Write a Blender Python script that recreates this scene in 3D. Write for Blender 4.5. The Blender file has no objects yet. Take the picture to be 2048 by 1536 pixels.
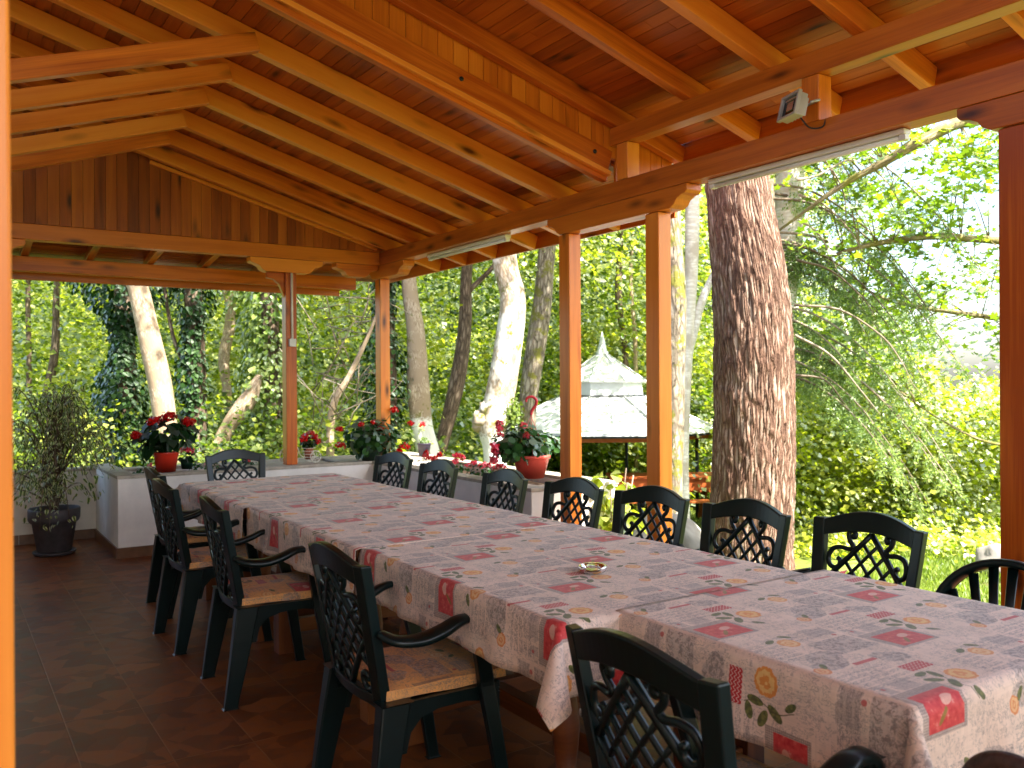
import bpy, bmesh, math, random
import numpy as np
from mathutils import Vector, Matrix, noise as mnoise
SC = bpy.context.scene
COL = SC.collection
PI = math.pi
rng = np.random.default_rng(7)
random.seed(7)
YAW = math.radians(33.408)
SN, CS = math.sin(YAW), math.cos(YAW)
def site(r, f, z):
    """garden frame: r metres to the right, f metres deep along the garden axis"""
    return (f*SN + r*CS, f*CS - r*SN, z)

# ------------------------------------------------------------------ camera
cam_d = bpy.data.cameras.new('camera'); cam = bpy.data.objects.new('camera', cam_d); COL.objects.link(cam)
cam_d.sensor_width = 36; cam_d.lens = 36*1741.4/2048; cam_d.clip_start = .05; cam_d.clip_end = 600
_p, _r = math.radians(-.104), math.radians(.350)
_f = Vector((SN*math.cos(_p), CS*math.cos(_p), math.sin(_p))); _rt = Vector((CS, -SN, 0)); _d = _f.cross(_rt)
_x = math.cos(_r)*_rt + math.sin(_r)*_d; _y = -(-math.sin(_r)*_rt + math.cos(_r)*_d)
cam.matrix_world = Matrix(((_x.x, _y.x, -_f.x, 0), (_x.y, _y.y, -_f.y, 0), (_x.z, _y.z, -_f.z, 1.4), (0, 0, 0, 1)))
cam_d.dof.use_dof = True; cam_d.dof.focus_distance = 3.6; cam_d.dof.aperture_fstop = 5.0
SC.camera = cam

# ------------------------------------------------------------------ light
SUN_EL = math.radians(54)
_sd = Vector(site(.75, -.66, 0)).normalized()
sun_dir = Vector((_sd.x*math.cos(SUN_EL), _sd.y*math.cos(SUN_EL), math.sin(SUN_EL)))
world = bpy.data.worlds.new('World'); SC.world = world; world.use_nodes = True
wn = world.node_tree; wn.nodes.clear()
sky = wn.nodes.new('ShaderNodeTexSky'); sky.sky_type = 'NISHITA'; sky.sun_disc = False
sky.sun_elevation = SUN_EL; sky.sun_rotation = math.atan2(sun_dir.x, sun_dir.y); sky.dust_density = 3.0; sky.air_density = 1.0
bg = wn.nodes.new('ShaderNodeBackground'); bg.inputs['Strength'].default_value = .15
wo = wn.nodes.new('ShaderNodeOutputWorld')
wn.links.new(sky.outputs[0], bg.inputs['Color']); wn.links.new(bg.outputs[0], wo.inputs['Surface'])
sl = bpy.data.lights.new('sun', 'SUN'); sl.energy = 5; sl.angle = math.radians(.55); sl.color = (1, .95, .86)
so = bpy.data.objects.new('sun', sl); COL.objects.link(so)
so.rotation_euler = sun_dir.to_track_quat('Z', 'Y').to_euler()
SC.view_settings.view_transform = 'Standard'; SC.view_settings.look = 'None'
SC.view_settings.exposure = 2.22; SC.view_settings.gamma = 1
SC.cycles.use_denoising = True
SC.cycles.max_bounces = 10; SC.cycles.diffuse_bounces = 5; SC.cycles.glossy_bounces = 4
SC.cycles.transmission_bounces = 8; SC.cycles.transparent_max_bounces = 8
SC.cycles.sample_clamp_indirect = 6; SC.cycles.caustics_reflective = False; SC.cycles.caustics_refractive = False

# ------------------------------------------------------------------ materials
class E:
    """tiny expression builder over math nodes"""
    nt = None
    def __init__(s, sock): s.s = sock
    @staticmethod
    def m(op, *a):
        n = E.nt.nodes.new('ShaderNodeMath'); n.operation = op
        for i, v in enumerate(a):
            if isinstance(v, E): E.nt.links.new(v.s, n.inputs[i])
            else: n.inputs[i].default_value = v
        return E(n.outputs[0])
    def __add__(s, o): return E.m('ADD', s, o)
    __radd__ = __add__
    def __sub__(s, o): return E.m('SUBTRACT', s, o)
    def __rsub__(s, o): return E.m('SUBTRACT', o, s)
    def __mul__(s, o): return E.m('MULTIPLY', s, o)
    __rmul__ = __mul__
    def __truediv__(s, o): return E.m('DIVIDE', s, o)
    def __lt__(s, o): return E.m('LESS_THAN', s, o)
    def __gt__(s, o): return E.m('GREATER_THAN', s, o)
    def abs(s): return E.m('ABSOLUTE', s)
    def floor(s): return E.m('FLOOR', s)
    def mod(s, k): return E.m('FLOORED_MODULO', s, k)
    def sin(s): return E.m('SINE', s)
    def sq(s): return E.m('MULTIPLY', s, s)
    def max(s, o): return E.m('MAXIMUM', s, o)
    def min(s, o): return E.m('MINIMUM', s, o)
    def sqrt(s): return E.m('SQRT', s)

def ramp(nt, fac, stops, interp='LINEAR'):
    n = nt.nodes.new('ShaderNodeValToRGB'); n.color_ramp.interpolation = interp
    el = n.color_ramp.elements
    while len(el) < len(stops): el.new(.5)
    for e, (p, c) in zip(el, stops):
        e.position = p; e.color = (*c, 1) if len(c) == 3 else c
    nt.links.new(fac.s if isinstance(fac, E) else fac, n.inputs[0]); return n.outputs[0]
def mix(nt, fac, a, b, mode='MIX'):
    n = nt.nodes.new('ShaderNodeMix'); n.data_type = 'RGBA'; n.blend_type = mode
    for i, v in ((0, fac), (6, a), (7, b)):
        if isinstance(v, E): v = v.s
        if hasattr(v, 'is_linked'): nt.links.new(v, n.inputs[i])
        elif i == 0: n.inputs[0].default_value = v
        else: n.inputs[i].default_value = (*v, 1)
    return n.outputs[2]
def comb(nt, x, y, z=0.0):
    n = nt.nodes.new('ShaderNodeCombineXYZ')
    for i, v in enumerate((x, y, z)):
        if isinstance(v, E): nt.links.new(v.s, n.inputs[i])
        elif hasattr(v, 'is_linked'): nt.links.new(v, n.inputs[i])
        else: n.inputs[i].default_value = v
    return n.outputs[0]
def tnoise(nt, vec, scale, detail=3, rough=.55, dist=0.0):
    n = nt.nodes.new('ShaderNodeTexNoise'); n.inputs['Scale'].default_value = scale
    n.inputs['Detail'].default_value = detail; n.inputs['Roughness'].default_value = rough; n.inputs['Distortion'].default_value = dist
    if vec is not None: nt.links.new(vec, n.inputs['Vector'])
    return E(n.outputs['Fac'])
def voro(nt, vec, scale, feature='F1', out='Distance', rnd=1.0):
    n = nt.nodes.new('ShaderNodeTexVoronoi'); n.feature = feature; n.inputs['Scale'].default_value = scale
    n.inputs['Randomness'].default_value = rnd
    if vec is not None: nt.links.new(vec, n.inputs['Vector'])
    return n.outputs[out]
def bump(nt, h, strength, dist, bsdf):
    n = nt.nodes.new('ShaderNodeBump'); n.inputs['Strength'].default_value = strength; n.inputs['Distance'].default_value = dist
    nt.links.new(h.s if isinstance(h, E) else h, n.inputs['Height']); nt.links.new(n.outputs[0], bsdf.inputs['Normal'])
def newmat(name):
    m = bpy.data.materials.new(name); m.use_nodes = True; nt = m.node_tree; E.nt = nt
    return m, nt, nt.nodes['Principled BSDF']
def coords(nt, which='Object'):
    n = nt.nodes.new('ShaderNodeTexCoord'); return n.outputs[which]
def xyz(nt, vec):
    n = nt.nodes.new('ShaderNodeSeparateXYZ'); nt.links.new(vec, n.inputs[0]); return [E(o) for o in n.outputs]
def objrand(nt): return E(nt.nodes.new('ShaderNodeObjectInfo').outputs['Random'])
def island(nt): return E(nt.nodes.new('ShaderNodeNewGeometry').outputs['Random Per Island'])
MAT = {}
def simple(name, col, rough=.5, spec=.5, nz=0.0, nscale=20, bmp=0.0, metal=0.0, coat=0.0):
    m, nt, b = newmat(name)
    b.inputs['Roughness'].default_value = rough; b.inputs['Specular IOR Level'].default_value = spec
    b.inputs['Metallic'].default_value = metal; b.inputs['Coat Weight'].default_value = coat
    v = coords(nt); n = tnoise(nt, v, nscale, 4, .6)
    dk = tuple(c*(1-nz) for c in col); lt = tuple(min(1, c*(1+nz*.6)) for c in col)
    nt.links.new(ramp(nt, n, [(.3, dk), (.7, lt)]), b.inputs['Base Color'])
    if bmp: bump(nt, n, bmp, .01, b)
    MAT[name] = m; return m

def wood(name, light, mid, dark, rough=.33, per_island=False, knots=.32, coat=.10, tone=.55):
    m, nt, b = newmat(name)
    u, v, _ = xyz(nt, coords(nt, 'UV'))
    r = (island(nt) if per_island else objrand(nt))
    off = r*37.0
    g = tnoise(nt, comb(nt, u*1.1, v*16.0, off), 1.0, 3, .5, .6)
    fine = tnoise(nt, comb(nt, u*3.0, v*140.0, off), 1.0, 2, .6)
    broad = tnoise(nt, comb(nt, u*.7, v*3.0, off), 1.0, 2, .5)
    f = g*.55 + fine*.22 + broad*.35 + (r-.5)*tone*.6 - .06
    col = ramp(nt, f, [(.25, dark), (.5, mid), (.78, light)])
    kv = comb(nt, u*2.6 + g*.1, v*8.5, off)
    kd = E(voro(nt, kv, 1.0))
    kc = E(voro(nt, kv, 1.0, out='Color')); sep = nt.nodes.new('ShaderNodeSeparateColor'); nt.links.new(kc.s, sep.inputs[0])
    on = E(sep.outputs[0]) > knots
    kd2 = kd*3.3
    core = ramp(nt, kd2, [(.25, (1, 1, 1)), (.62, (.35, .35, .35)), (1.0, (0, 0, 0))])
    kn = E(core)*on
    col = mix(nt, kn*.92, col, tuple(c*.16 for c in dark))
    nt.links.new(col, b.inputs['Base Color'])
    b.inputs['Roughness'].default_value = rough
    b.inputs['Coat Weight'].default_value = coat; b.inputs['Coat Roughness'].default_value = .22; b.inputs['Specular IOR Level'].default_value = .35
    bump(nt, fine*.4 + g*.6, .12, .004, b)
    MAT[name] = m; return m
wood('beam_wood', (.88, .31, .040), (.76, .205, .019), (.42, .075, .006), tone=.8)
wood('red_beam_wood', (.74, .225, .022), (.58, .145, .011), (.30, .056, .004))
wood('step_wood', (.80, .255, .024), (.64, .165, .012), (.42, .085, .006), per_island=True, knots=.7, tone=.45)
wood('board_wood', (.60, .15, .014), (.42, .082, .007), (.20, .034, .003), per_island=True, knots=.6, tone=.5, rough=.4)
wood('gable_board_wood', (.56, .16, .015), (.36, .08, .007), (.16, .030, .003), per_island=True, knots=.35, tone=.6, rough=.4)
wood('table_wood', (.26, .09, .02), (.18, .05, .011), (.08, .02, .006), rough=.4)
wood('picnic_wood', (.60, .17, .04), (.48, .11, .025), (.3, .06, .015), rough=.5)

def cloth_material(name, base=(.80, .60, .475)):
    m, nt, b = newmat(name)
    x, y, _ = xyz(nt, coords(nt, 'UV'))
    ci = (x/.32).floor()
    px = x - ci*.32; py = (y + ci*.3).mod(.6)
    def bx(cx, cy, hx, hy): return ((px-cx).abs() < hx) * ((py-cy).abs() < hy)
    def ell(cx, cy, a, bb, ang):
        c, s = math.cos(ang), math.sin(ang); dx = px-cx; dy = py-cy
        return (((dx*c+dy*s)/a).sq() + ((dy*c-dx*s)/bb).sq())
    P = comb(nt, px, py, 0)
    UVs = comb(nt, x, y, 0)
    base_n = tnoise(nt, UVs, 9, 2)
    col = ramp(nt, base_n, [(.3, tuple(c*.93 for c in base)), (.7, tuple(min(1, c*1.05) for c in base))])
    scr = tnoise(nt, comb(nt, px*1.0, py*1.9, 3.3), 85, 2, .6, .8)
    lines = ((scr-.5).abs() < .045)
    rows = ((py*2*PI/.022).sin() > -.6)
    scr2 = tnoise(nt, comb(nt, px*1.6, py, 8.1), 42, 3, .6, 1.6)
    curl = ((scr2-.5).abs() < .028)
    blob = tnoise(nt, P, 14, 3, .6)
    grey = (.17, .15, .155)
    # handwriting areas
    txt = lines*rows*(bx(.10, .26, .09, .055) + bx(.20, .555, .11, .035) + bx(.055, .50, .045, .07)).min(1.0)
    col = mix(nt, txt*.62, col, grey)
    # engraved grey pictures with ragged outline
    pic = (bx(.235, .455, .075, .05) + (ell(.10, .40, .075, .045, .5) + (blob-.5)*2.2 < 1.0)).min(1.0)
    pic2 = (ell(.245, .33, .05, .036, -.4) + (blob-.5)*3.0) < 1.0
    col = mix(nt, pic*.30, col, (.24, .195, .205))
    col = mix(nt, pic2*.26, col, (.26, .215, .22))
    pic3 = bx(.075, .205, .055, .022).max(bx(.27, .56, .04, .03))
    col = mix(nt, pic3*(blob > .45)*.4, col, (.23, .20, .205))
    det = (tnoise(nt, P, 75, 3, .7, 1.0) > .52)
    col = mix(nt, (pic.max(pic2))*det*.62, col, (.09, .075, .08))
    col = mix(nt, (pic.max(pic2))*curl*.8, col, (.60, .50, .43))
    # loose curls everywhere, faint
    col = mix(nt, curl*(blob > .46)*.5, col, grey)
    col = mix(nt, ((tnoise(nt, UVs, 26, 4, .65) > .57)*.09), col, (.30, .25, .25))
    # grey check border and red square
    chk = (((px+py)*2*PI/.011).sin()*((px-py)*2*PI/.011).sin() > 0)
    brd = bx(.085, .115, .080, .064)
    col = mix(nt, brd*(.35+chk*.4), col, (.15, .12, .12))
    red = bx(.090, .108, .064, .047)
    rn = tnoise(nt, P, 60, 3)
    redc = ramp(nt, rn, [(.35, (.50, .022, .028)), (.6, (.64, .07, .06)), (.72, (.76, .30, .24))])
    col = mix(nt, red, col, redc)
    col = mix(nt, (ell(.105, .118, .020, .012, .3) < 1.0)*.7, col, (.80, .52, .40))
    col = mix(nt, (ell(.078, .088, .022, .006, .8) < 1.0)*.8, col, (.20, .17, .02))
    # red strips with zigzag
    zig = ((py - .262 + ((px*2*PI/.012).sin())*.003).mod(.011)) < .0026
    st = bx(.232, .262, .042, .020)
    col = mix(nt, st, col, (.50, .028, .028)); col = mix(nt, st*zig*.9, col, (.78, .55, .48))
    st2 = bx(.165, .345, .040, .007)
    col = mix(nt, st2*.9, col, (.52, .05, .05))
    # roses
    def rose(cx, cy, r, c1, c2):
        nonlocal col
        d = (ell(cx, cy, r, r, 0)).sqrt()
        wob = tnoise(nt, comb(nt, px, py, cx*9), 70, 2)
        inside = (d + (wob-.5)*.5) < 1.0
        ring = ((d*11.0 + wob*9.0).sin() > .25)
        col = mix(nt, inside, col, mix(nt, ring*.75, c1, c2))
    rose(.262, .175, .034, (.84, .50, .17), (.72, .20, .02))
    rose(.135, .535, .028, (.82, .52, .24), (.70, .25, .05))
    rose(.028, .355, .020, (.78, .45, .22), (.66, .18, .04))
    # leaf sprigs
    leaf = None
    for cx, cy, a, ang in ((.195, .15, .019, .9), (.175, .185, .018, -.5), (.212, .205, .017, 1.4), (.185, .222, .016, .2), (.222, .105, .014, 2.2),
                           (.10, .565, .015, .4), (.165, .575, .014, 2.4), (.055, .375, .013, 1.0)):
        e = ell(cx, cy, a*1.3, a*.62, ang) < 1.0
        leaf = e if leaf is None else leaf.max(e)
    lc = ramp(nt, tnoise(nt, P, 90, 1), [(.4, (.055, .075, .012)), (.6, (.16, .17, .03))])
    col = mix(nt, leaf*.95, col, lc)
    stem = ((px - .205 + ((py*55).sin())*.008).abs() < .0016)*bx(.205, .165, .03, .07)
    col = mix(nt, stem*.8, col, (.10, .085, .03))
    dot = (ell(.29, .52, .007, .007, 0) < 1.0).max(ell(.03, .21, .005, .006, 0) < 1.0)
    col = mix(nt, dot*.8, col, (.50, .05, .05))
    # weave
    wv = (x*2*PI/.0022).sin() + (y*2*PI/.0022).sin()
    lin = tnoise(nt, comb(nt, x*8, y*220, 0), 1, 2)*.5 + tnoise(nt, comb(nt, x*220, y*8, 4), 1, 2)*.5
    col = mix(nt, .22, col, ramp(nt, lin, [(.35, (.35, .35, .35)), (.65, (1, 1, 1))]), 'MULTIPLY')
    nt.links.new(col, b.inputs['Base Color'])
    b.inputs['Roughness'].default_value = .62; b.inputs['Specular IOR Level'].default_value = .225
    b.inputs['Sheen Weight'].default_value = .15
    crease = tnoise(nt, UVs, 5, 3, .5, .4)
    bump(nt, lin*.15 + crease*1.2, .35, .012, b)
    MAT[name] = m
cloth_material('cloth')
cloth_material('cushion_cloth', (.86, .42, .14))  # same print, warm bounce light from the ceiling put into the base colour

# floor tiles
m, nt, b = newmat('tiles'); MAT['tiles'] = m
x, y, z = xyz(nt, coords(nt, 'Object'))
TW, TL = .2975, .648
tx = (x-.43+TW*20)/TW; ty = (y-3.405+TL*20)/TL
ix = tx.floor(); iy = ty.floor(); fx = (tx-ix)*TW; fy = (ty-iy)*TL
dx = fx.min(TW-fx); dy = fy.min(TL-fy); dg = dx.min(dy)
grout = dg < .0022
wn_ = nt.nodes.new('ShaderNodeTexWhiteNoise'); nt.links.new(comb(nt, ix, iy, 0), wn_.inputs['Vector']); tr = E(wn_.outputs['Value'])
pv = comb(nt, fx, fy, tr*3.0)
vd = voro(nt, comb(nt, fx+tnoise(nt, pv, 9, 2)*.05, fy, tr*2.0), 7.5, out='Color', rnd=.9)
sep = nt.nodes.new('ShaderNodeSeparateColor'); nt.links.new(vd, sep.inputs[0]); patch = E(sep.outputs[0])
cloud = tnoise(nt, comb(nt, fx, fy, tr*7), 16, 4, .6)
col = ramp(nt, patch*.36 + cloud*.72, [(.25, (.090, .029, .010)), (.48, (.16, .050, .014)), (.62, (.23, .072, .018)), (.9, (.30, .10, .024))])
col = mix(nt, (tr-.5)*.3+.15, col, (.07, .026, .012))
col = mix(nt, grout, col, (.22, .095, .035)); b.inputs['Specular IOR Level'].default_value = .22
nt.links.new(col, b.inputs['Base Color'])
rg = ramp(nt, cloud, [(.3, (.36,)*3), (.7, (.50,)*3)]); nt.links.new(rg, b.inputs['Roughness'])
bump(nt, (dg*200).min(1.0)*.6 + cloud*.12 + patch*.08, .35, .003, b)
simple('plaster', (.78, .74, .67), .8, .2, .10, 6, .15)
simple('sill', (.42, .37, .29), .75, .3, .28, 14, .25)
simple('soil', (.045, .028, .018), .95, .1, .4, 40, .6)
simple('skirting', (.16, .075, .035), .35, .5, .35, 12, .1)
simple('chair_plastic', (.0025, .010, .010), .30, .32, .2, 3)
simple('white_paint', (.78, .77, .73), .4, .5, .06, 8)
simple('lamp_tube', (.85, .86, .84), .25, .5, .03, 8)
simple('lamp_grey', (.50, .51, .50), .4, .5, .08, 12, 0, .3)
simple('black_rubber', (.012, .012, .012), .6)
simple('bolt_black', (.01, .01, .012), .35)
simple('red_pot', (.70, .035, .012), .4, .5, .06, 9)
simple('coral_pot', (.80, .10, .075), .35, .5, .08, 9)
simple('green_pot', (.012, .045, .025), .4)
simple('purple_pot', (.045, .034, .06), .45)
simple('grey_pot', (.060, .052, .055), .55, .4, .3, 18, .15)
simple('cream_wire', (.72, .66, .56), .45)
simple('terracotta', (.42, .12, .06), .7)
simple('metal_roof', (.62, .63, .64), .38, .6, .14, 3, .05, .15)
simple('dark_steel', (.03, .035, .04), .45, .5, .2, 10, 0, .4)
simple('rust_brown', (.055, .026, .018), .55, .5, .5, 60, .4)
simple('stone', (.34, .31, .27), .9, .2, .35, 5, .5)
simple('hook_red', (.50, .02, .04), .35)
m, nt, b = newmat('glass'); MAT['glass'] = m
b.inputs['Transmission Weight'].default_value = 1; b.inputs['Roughness'].default_value = .03; b.inputs['IOR'].default_value = 1.48
simple('black_glass', (.01, .01, .012), .08, .6)
simple('reflector', (.8, .8, .78), .25, .5, .03, 8, 0, .8)

def leaf_mat(name, cols, trans=.45, gloss=.12, rough=.4, edge=None):
    m, nt, b = newmat(name); out = nt.nodes['Material Output']; nt.nodes.remove(b)
    r = island(nt)
    big = tnoise(nt, coords(nt, 'Object'), .45, 2)
    f = r*.60 + big*1.15 - .38
    n = len(cols); col = ramp(nt, f, [(.12+.76*i/(n-1), c) for i, c in enumerate(cols)])
    if edge:
        u, v, _ = xyz(nt, coords(nt, 'UV'))
        col = mix(nt, ((u-.5).abs() > .27), col, edge)
    d = nt.nodes.new('ShaderNodeBsdfDiffuse'); t = nt.nodes.new('ShaderNodeBsdfTranslucent'); g = nt.nodes.new('ShaderNodeBsdfGlossy')
    nt.links.new(col, d.inputs[0])
    tc = mix(nt, .75, col, (1.0, 1.35, .35), 'MULTIPLY')
    tcn = nt.nodes.new('ShaderNodeMix'); tcn.data_type = 'RGBA'; tcn.blend_type = 'MULTIPLY'; tcn.inputs[0].default_value = 1
    nt.links.new(col, tcn.inputs[6]); tcn.inputs[7].default_value = (1.75, 2.0, .8, 1)
    nt.links.new(tcn.outputs[2], t.inputs[0])
    g.inputs['Roughness'].default_value = rough; g.inputs[0].default_value = (.9, .95, .9, 1)
    m1 = nt.nodes.new('ShaderNodeMixShader'); m1.inputs[0].default_value = trans
    nt.links.new(d.outputs[0], m1.inputs[1]); nt.links.new(t.outputs[0], m1.inputs[2])
    fr = nt.nodes.new('ShaderNodeFresnel'); fr.inputs[0].default_value = 1.35
    m2 = nt.nodes.new('ShaderNodeMixShader'); nt.links.new((E(fr.outputs[0])*gloss*4).s, m2.inputs[0])
    nt.links.new(m1.outputs[0], m2.inputs[1]); nt.links.new(g.outputs[0], m2.inputs[2])
    nt.links.new(m2.outputs[0], out.inputs['Surface'])
    MAT[name] = m
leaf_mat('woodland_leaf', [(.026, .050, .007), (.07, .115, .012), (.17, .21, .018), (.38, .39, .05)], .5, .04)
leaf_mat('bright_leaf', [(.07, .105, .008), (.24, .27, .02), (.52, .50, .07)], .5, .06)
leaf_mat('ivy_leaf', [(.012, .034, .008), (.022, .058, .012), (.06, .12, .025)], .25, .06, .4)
leaf_mat('ivy_painted_sun_leaf', [(.07, .12, .02), (.18, .25, .04), (.42, .46, .16)], .3, .1, .4)  # lighter ivy copy, sunlight painted into the leaf colours
leaf_mat('maple_leaf', [(.07, .12, .012), (.16, .23, .02), (.32, .38, .04)], .5, .08)
leaf_mat('spruce_needle', [(.12, .18, .08), (.20, .27, .10), (.34, .38, .16)], .45, .05)
leaf_mat('grass_blade', [(.10, .15, .025), (.17, .23, .035), (.28, .31, .08)], .4)
leaf_mat('geranium_leaf', [(.012, .045, .012), (.025, .075, .018), (.045, .11, .025)], .25, .04, .5)
leaf_mat('dark_leaf', [(.006, .022, .008), (.010, .034, .010), (.016, .05, .014)], .2, .03, .5)
leaf_mat('ficus_leaf', [(.05, .075, .025), (.08, .11, .035), (.13, .15, .055)], .35, .05, .45, edge=(.52, .50, .32))
leaf_mat('red_petal', [(.40, .004, .006), (.62, .008, .010), (.75, .02, .012)], .3, .05)
leaf_mat('pink_petal', [(.60, .03, .08), (.75, .06, .12), (.82, .25, .32)], .35, .05)
leaf_mat('twig', [(.10, .07, .045), (.22, .17, .12), (.38, .32, .25)], 0.0, .02)

def bark(name, c_dark, c_mid, c_light, sx=9, sz=2.2, strength=.9, dist=.02, patches=None, moss=0.0, wash=None):
    m, nt, b = newmat(name)
    u, v, _ = xyz(nt, coords(nt, 'UV'))
    ob = coords(nt, 'Object')
    warp = tnoise(nt, ob, 3.0, 3)*.55 + tnoise(nt, ob, 14.0, 3)*.6
    vec = comb(nt, u*sx + warp*1.2, v*sz + warp*.8, 0)
    ed = E(voro(nt, vec, 1.0, 'DISTANCE_TO_EDGE'))
    cell = voro(nt, vec, 1.0, 'F1', 'Color'); sp = nt.nodes.new('ShaderNodeSeparateColor'); nt.links.new(cell, sp.inputs[0])
    fine = tnoise(nt, ob, 38, 4, .65)
    h = (ed*3.2).min(1.0)
    f = h*.5 + fine*.35 + E(sp.outputs[0])*.25 - .05
    col = ramp(nt, f, [(.15, c_dark), (.48, c_mid), (.85, c_light)])
    if patches:
        pn = tnoise(nt, ob, 2.3, 4, .6)
        col = mix(nt, ramp(nt, pn, [(.50, (0, 0, 0)), (.56, (1, 1, 1))]), col, patches)
    if moss:
        mn = tnoise(nt, ob, 5.0, 4, .7)
        col = mix(nt, ramp(nt, mn, [(.60-moss*.2, (0, 0, 0)), (.68-moss*.2, (1, 1, 1))]), col, (.17, .16, .03))
    if wash is not None:
        oz = xyz(nt, ob)[2]
        col = mix(nt, ((wash - oz + (fine-.5)*.25)*14.0).max(0.0).min(1.0), col, (.80, .77, .70))
    nt.links.new(col, b.inputs['Base Color']); b.inputs['Roughness'].default_value = .85; b.inputs['Specular IOR Level'].default_value = .22
    bump(nt, h*.8 + fine*.35, strength, dist, b)
    MAT[name] = m
bark('pine_bark', (.045, .020, .012), (.165, .092, .060), (.33, .25, .19), 26, 3.8, .8, .025)
bark('pale_bark', (.22, .15, .09), (.40, .30, .20), (.56, .46, .34), 30, 12, .25, .008, (.30, .22, .14))
bark('white_bark', (.24, .18, .11), (.42, .33, .23), (.62, .55, .44), 22, 9, .3, .01, (.66, .61, .52), .14, 1.25)
bark('washed_bark', (.22, .15, .09), (.42, .32, .21), (.56, .46, .34), 30, 12, .25, .008, (.34, .25, .16), .1, 1.5)
bark('grey_bark', (.08, .06, .04), (.25, .205, .15), (.44, .38, .29), 16, 5, .6, .012, None, .45)
bark('dark_bark', (.05, .035, .022), (.13, .09, .06), (.26, .20, .14), 18, 5, .6, .012)
bark('birch_bark', (.58, .53, .45), (.70, .66, .59), (.82, .80, .76), 5, 26, .15, .004, (.50, .44, .36))
bark('limb_bark', (.10, .08, .04), (.22, .18, .09), (.36, .30, .17), 16, 4, .6, .012, None, .35)
# ground
m, nt, b = newmat('ground'); MAT['ground'] = m
ob = coords(nt, 'Object'); n1 = tnoise(nt, ob, .5, 5, .6); n2 = tnoise(nt, ob, 7, 5, .65)
col = ramp(nt, n1*.6+n2*.4, [(.36, (.10, .075, .04)), (.46, (.09, .12, .025)), (.58, (.16, .20, .04)), (.72, (.30, .29, .12))])
nt.links.new(col, b.inputs['Base Color']); b.inputs['Roughness'].default_value = 1; b.inputs['Specular IOR Level'].default_value = .05
bump(nt, n2, .8, .05, b)

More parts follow.
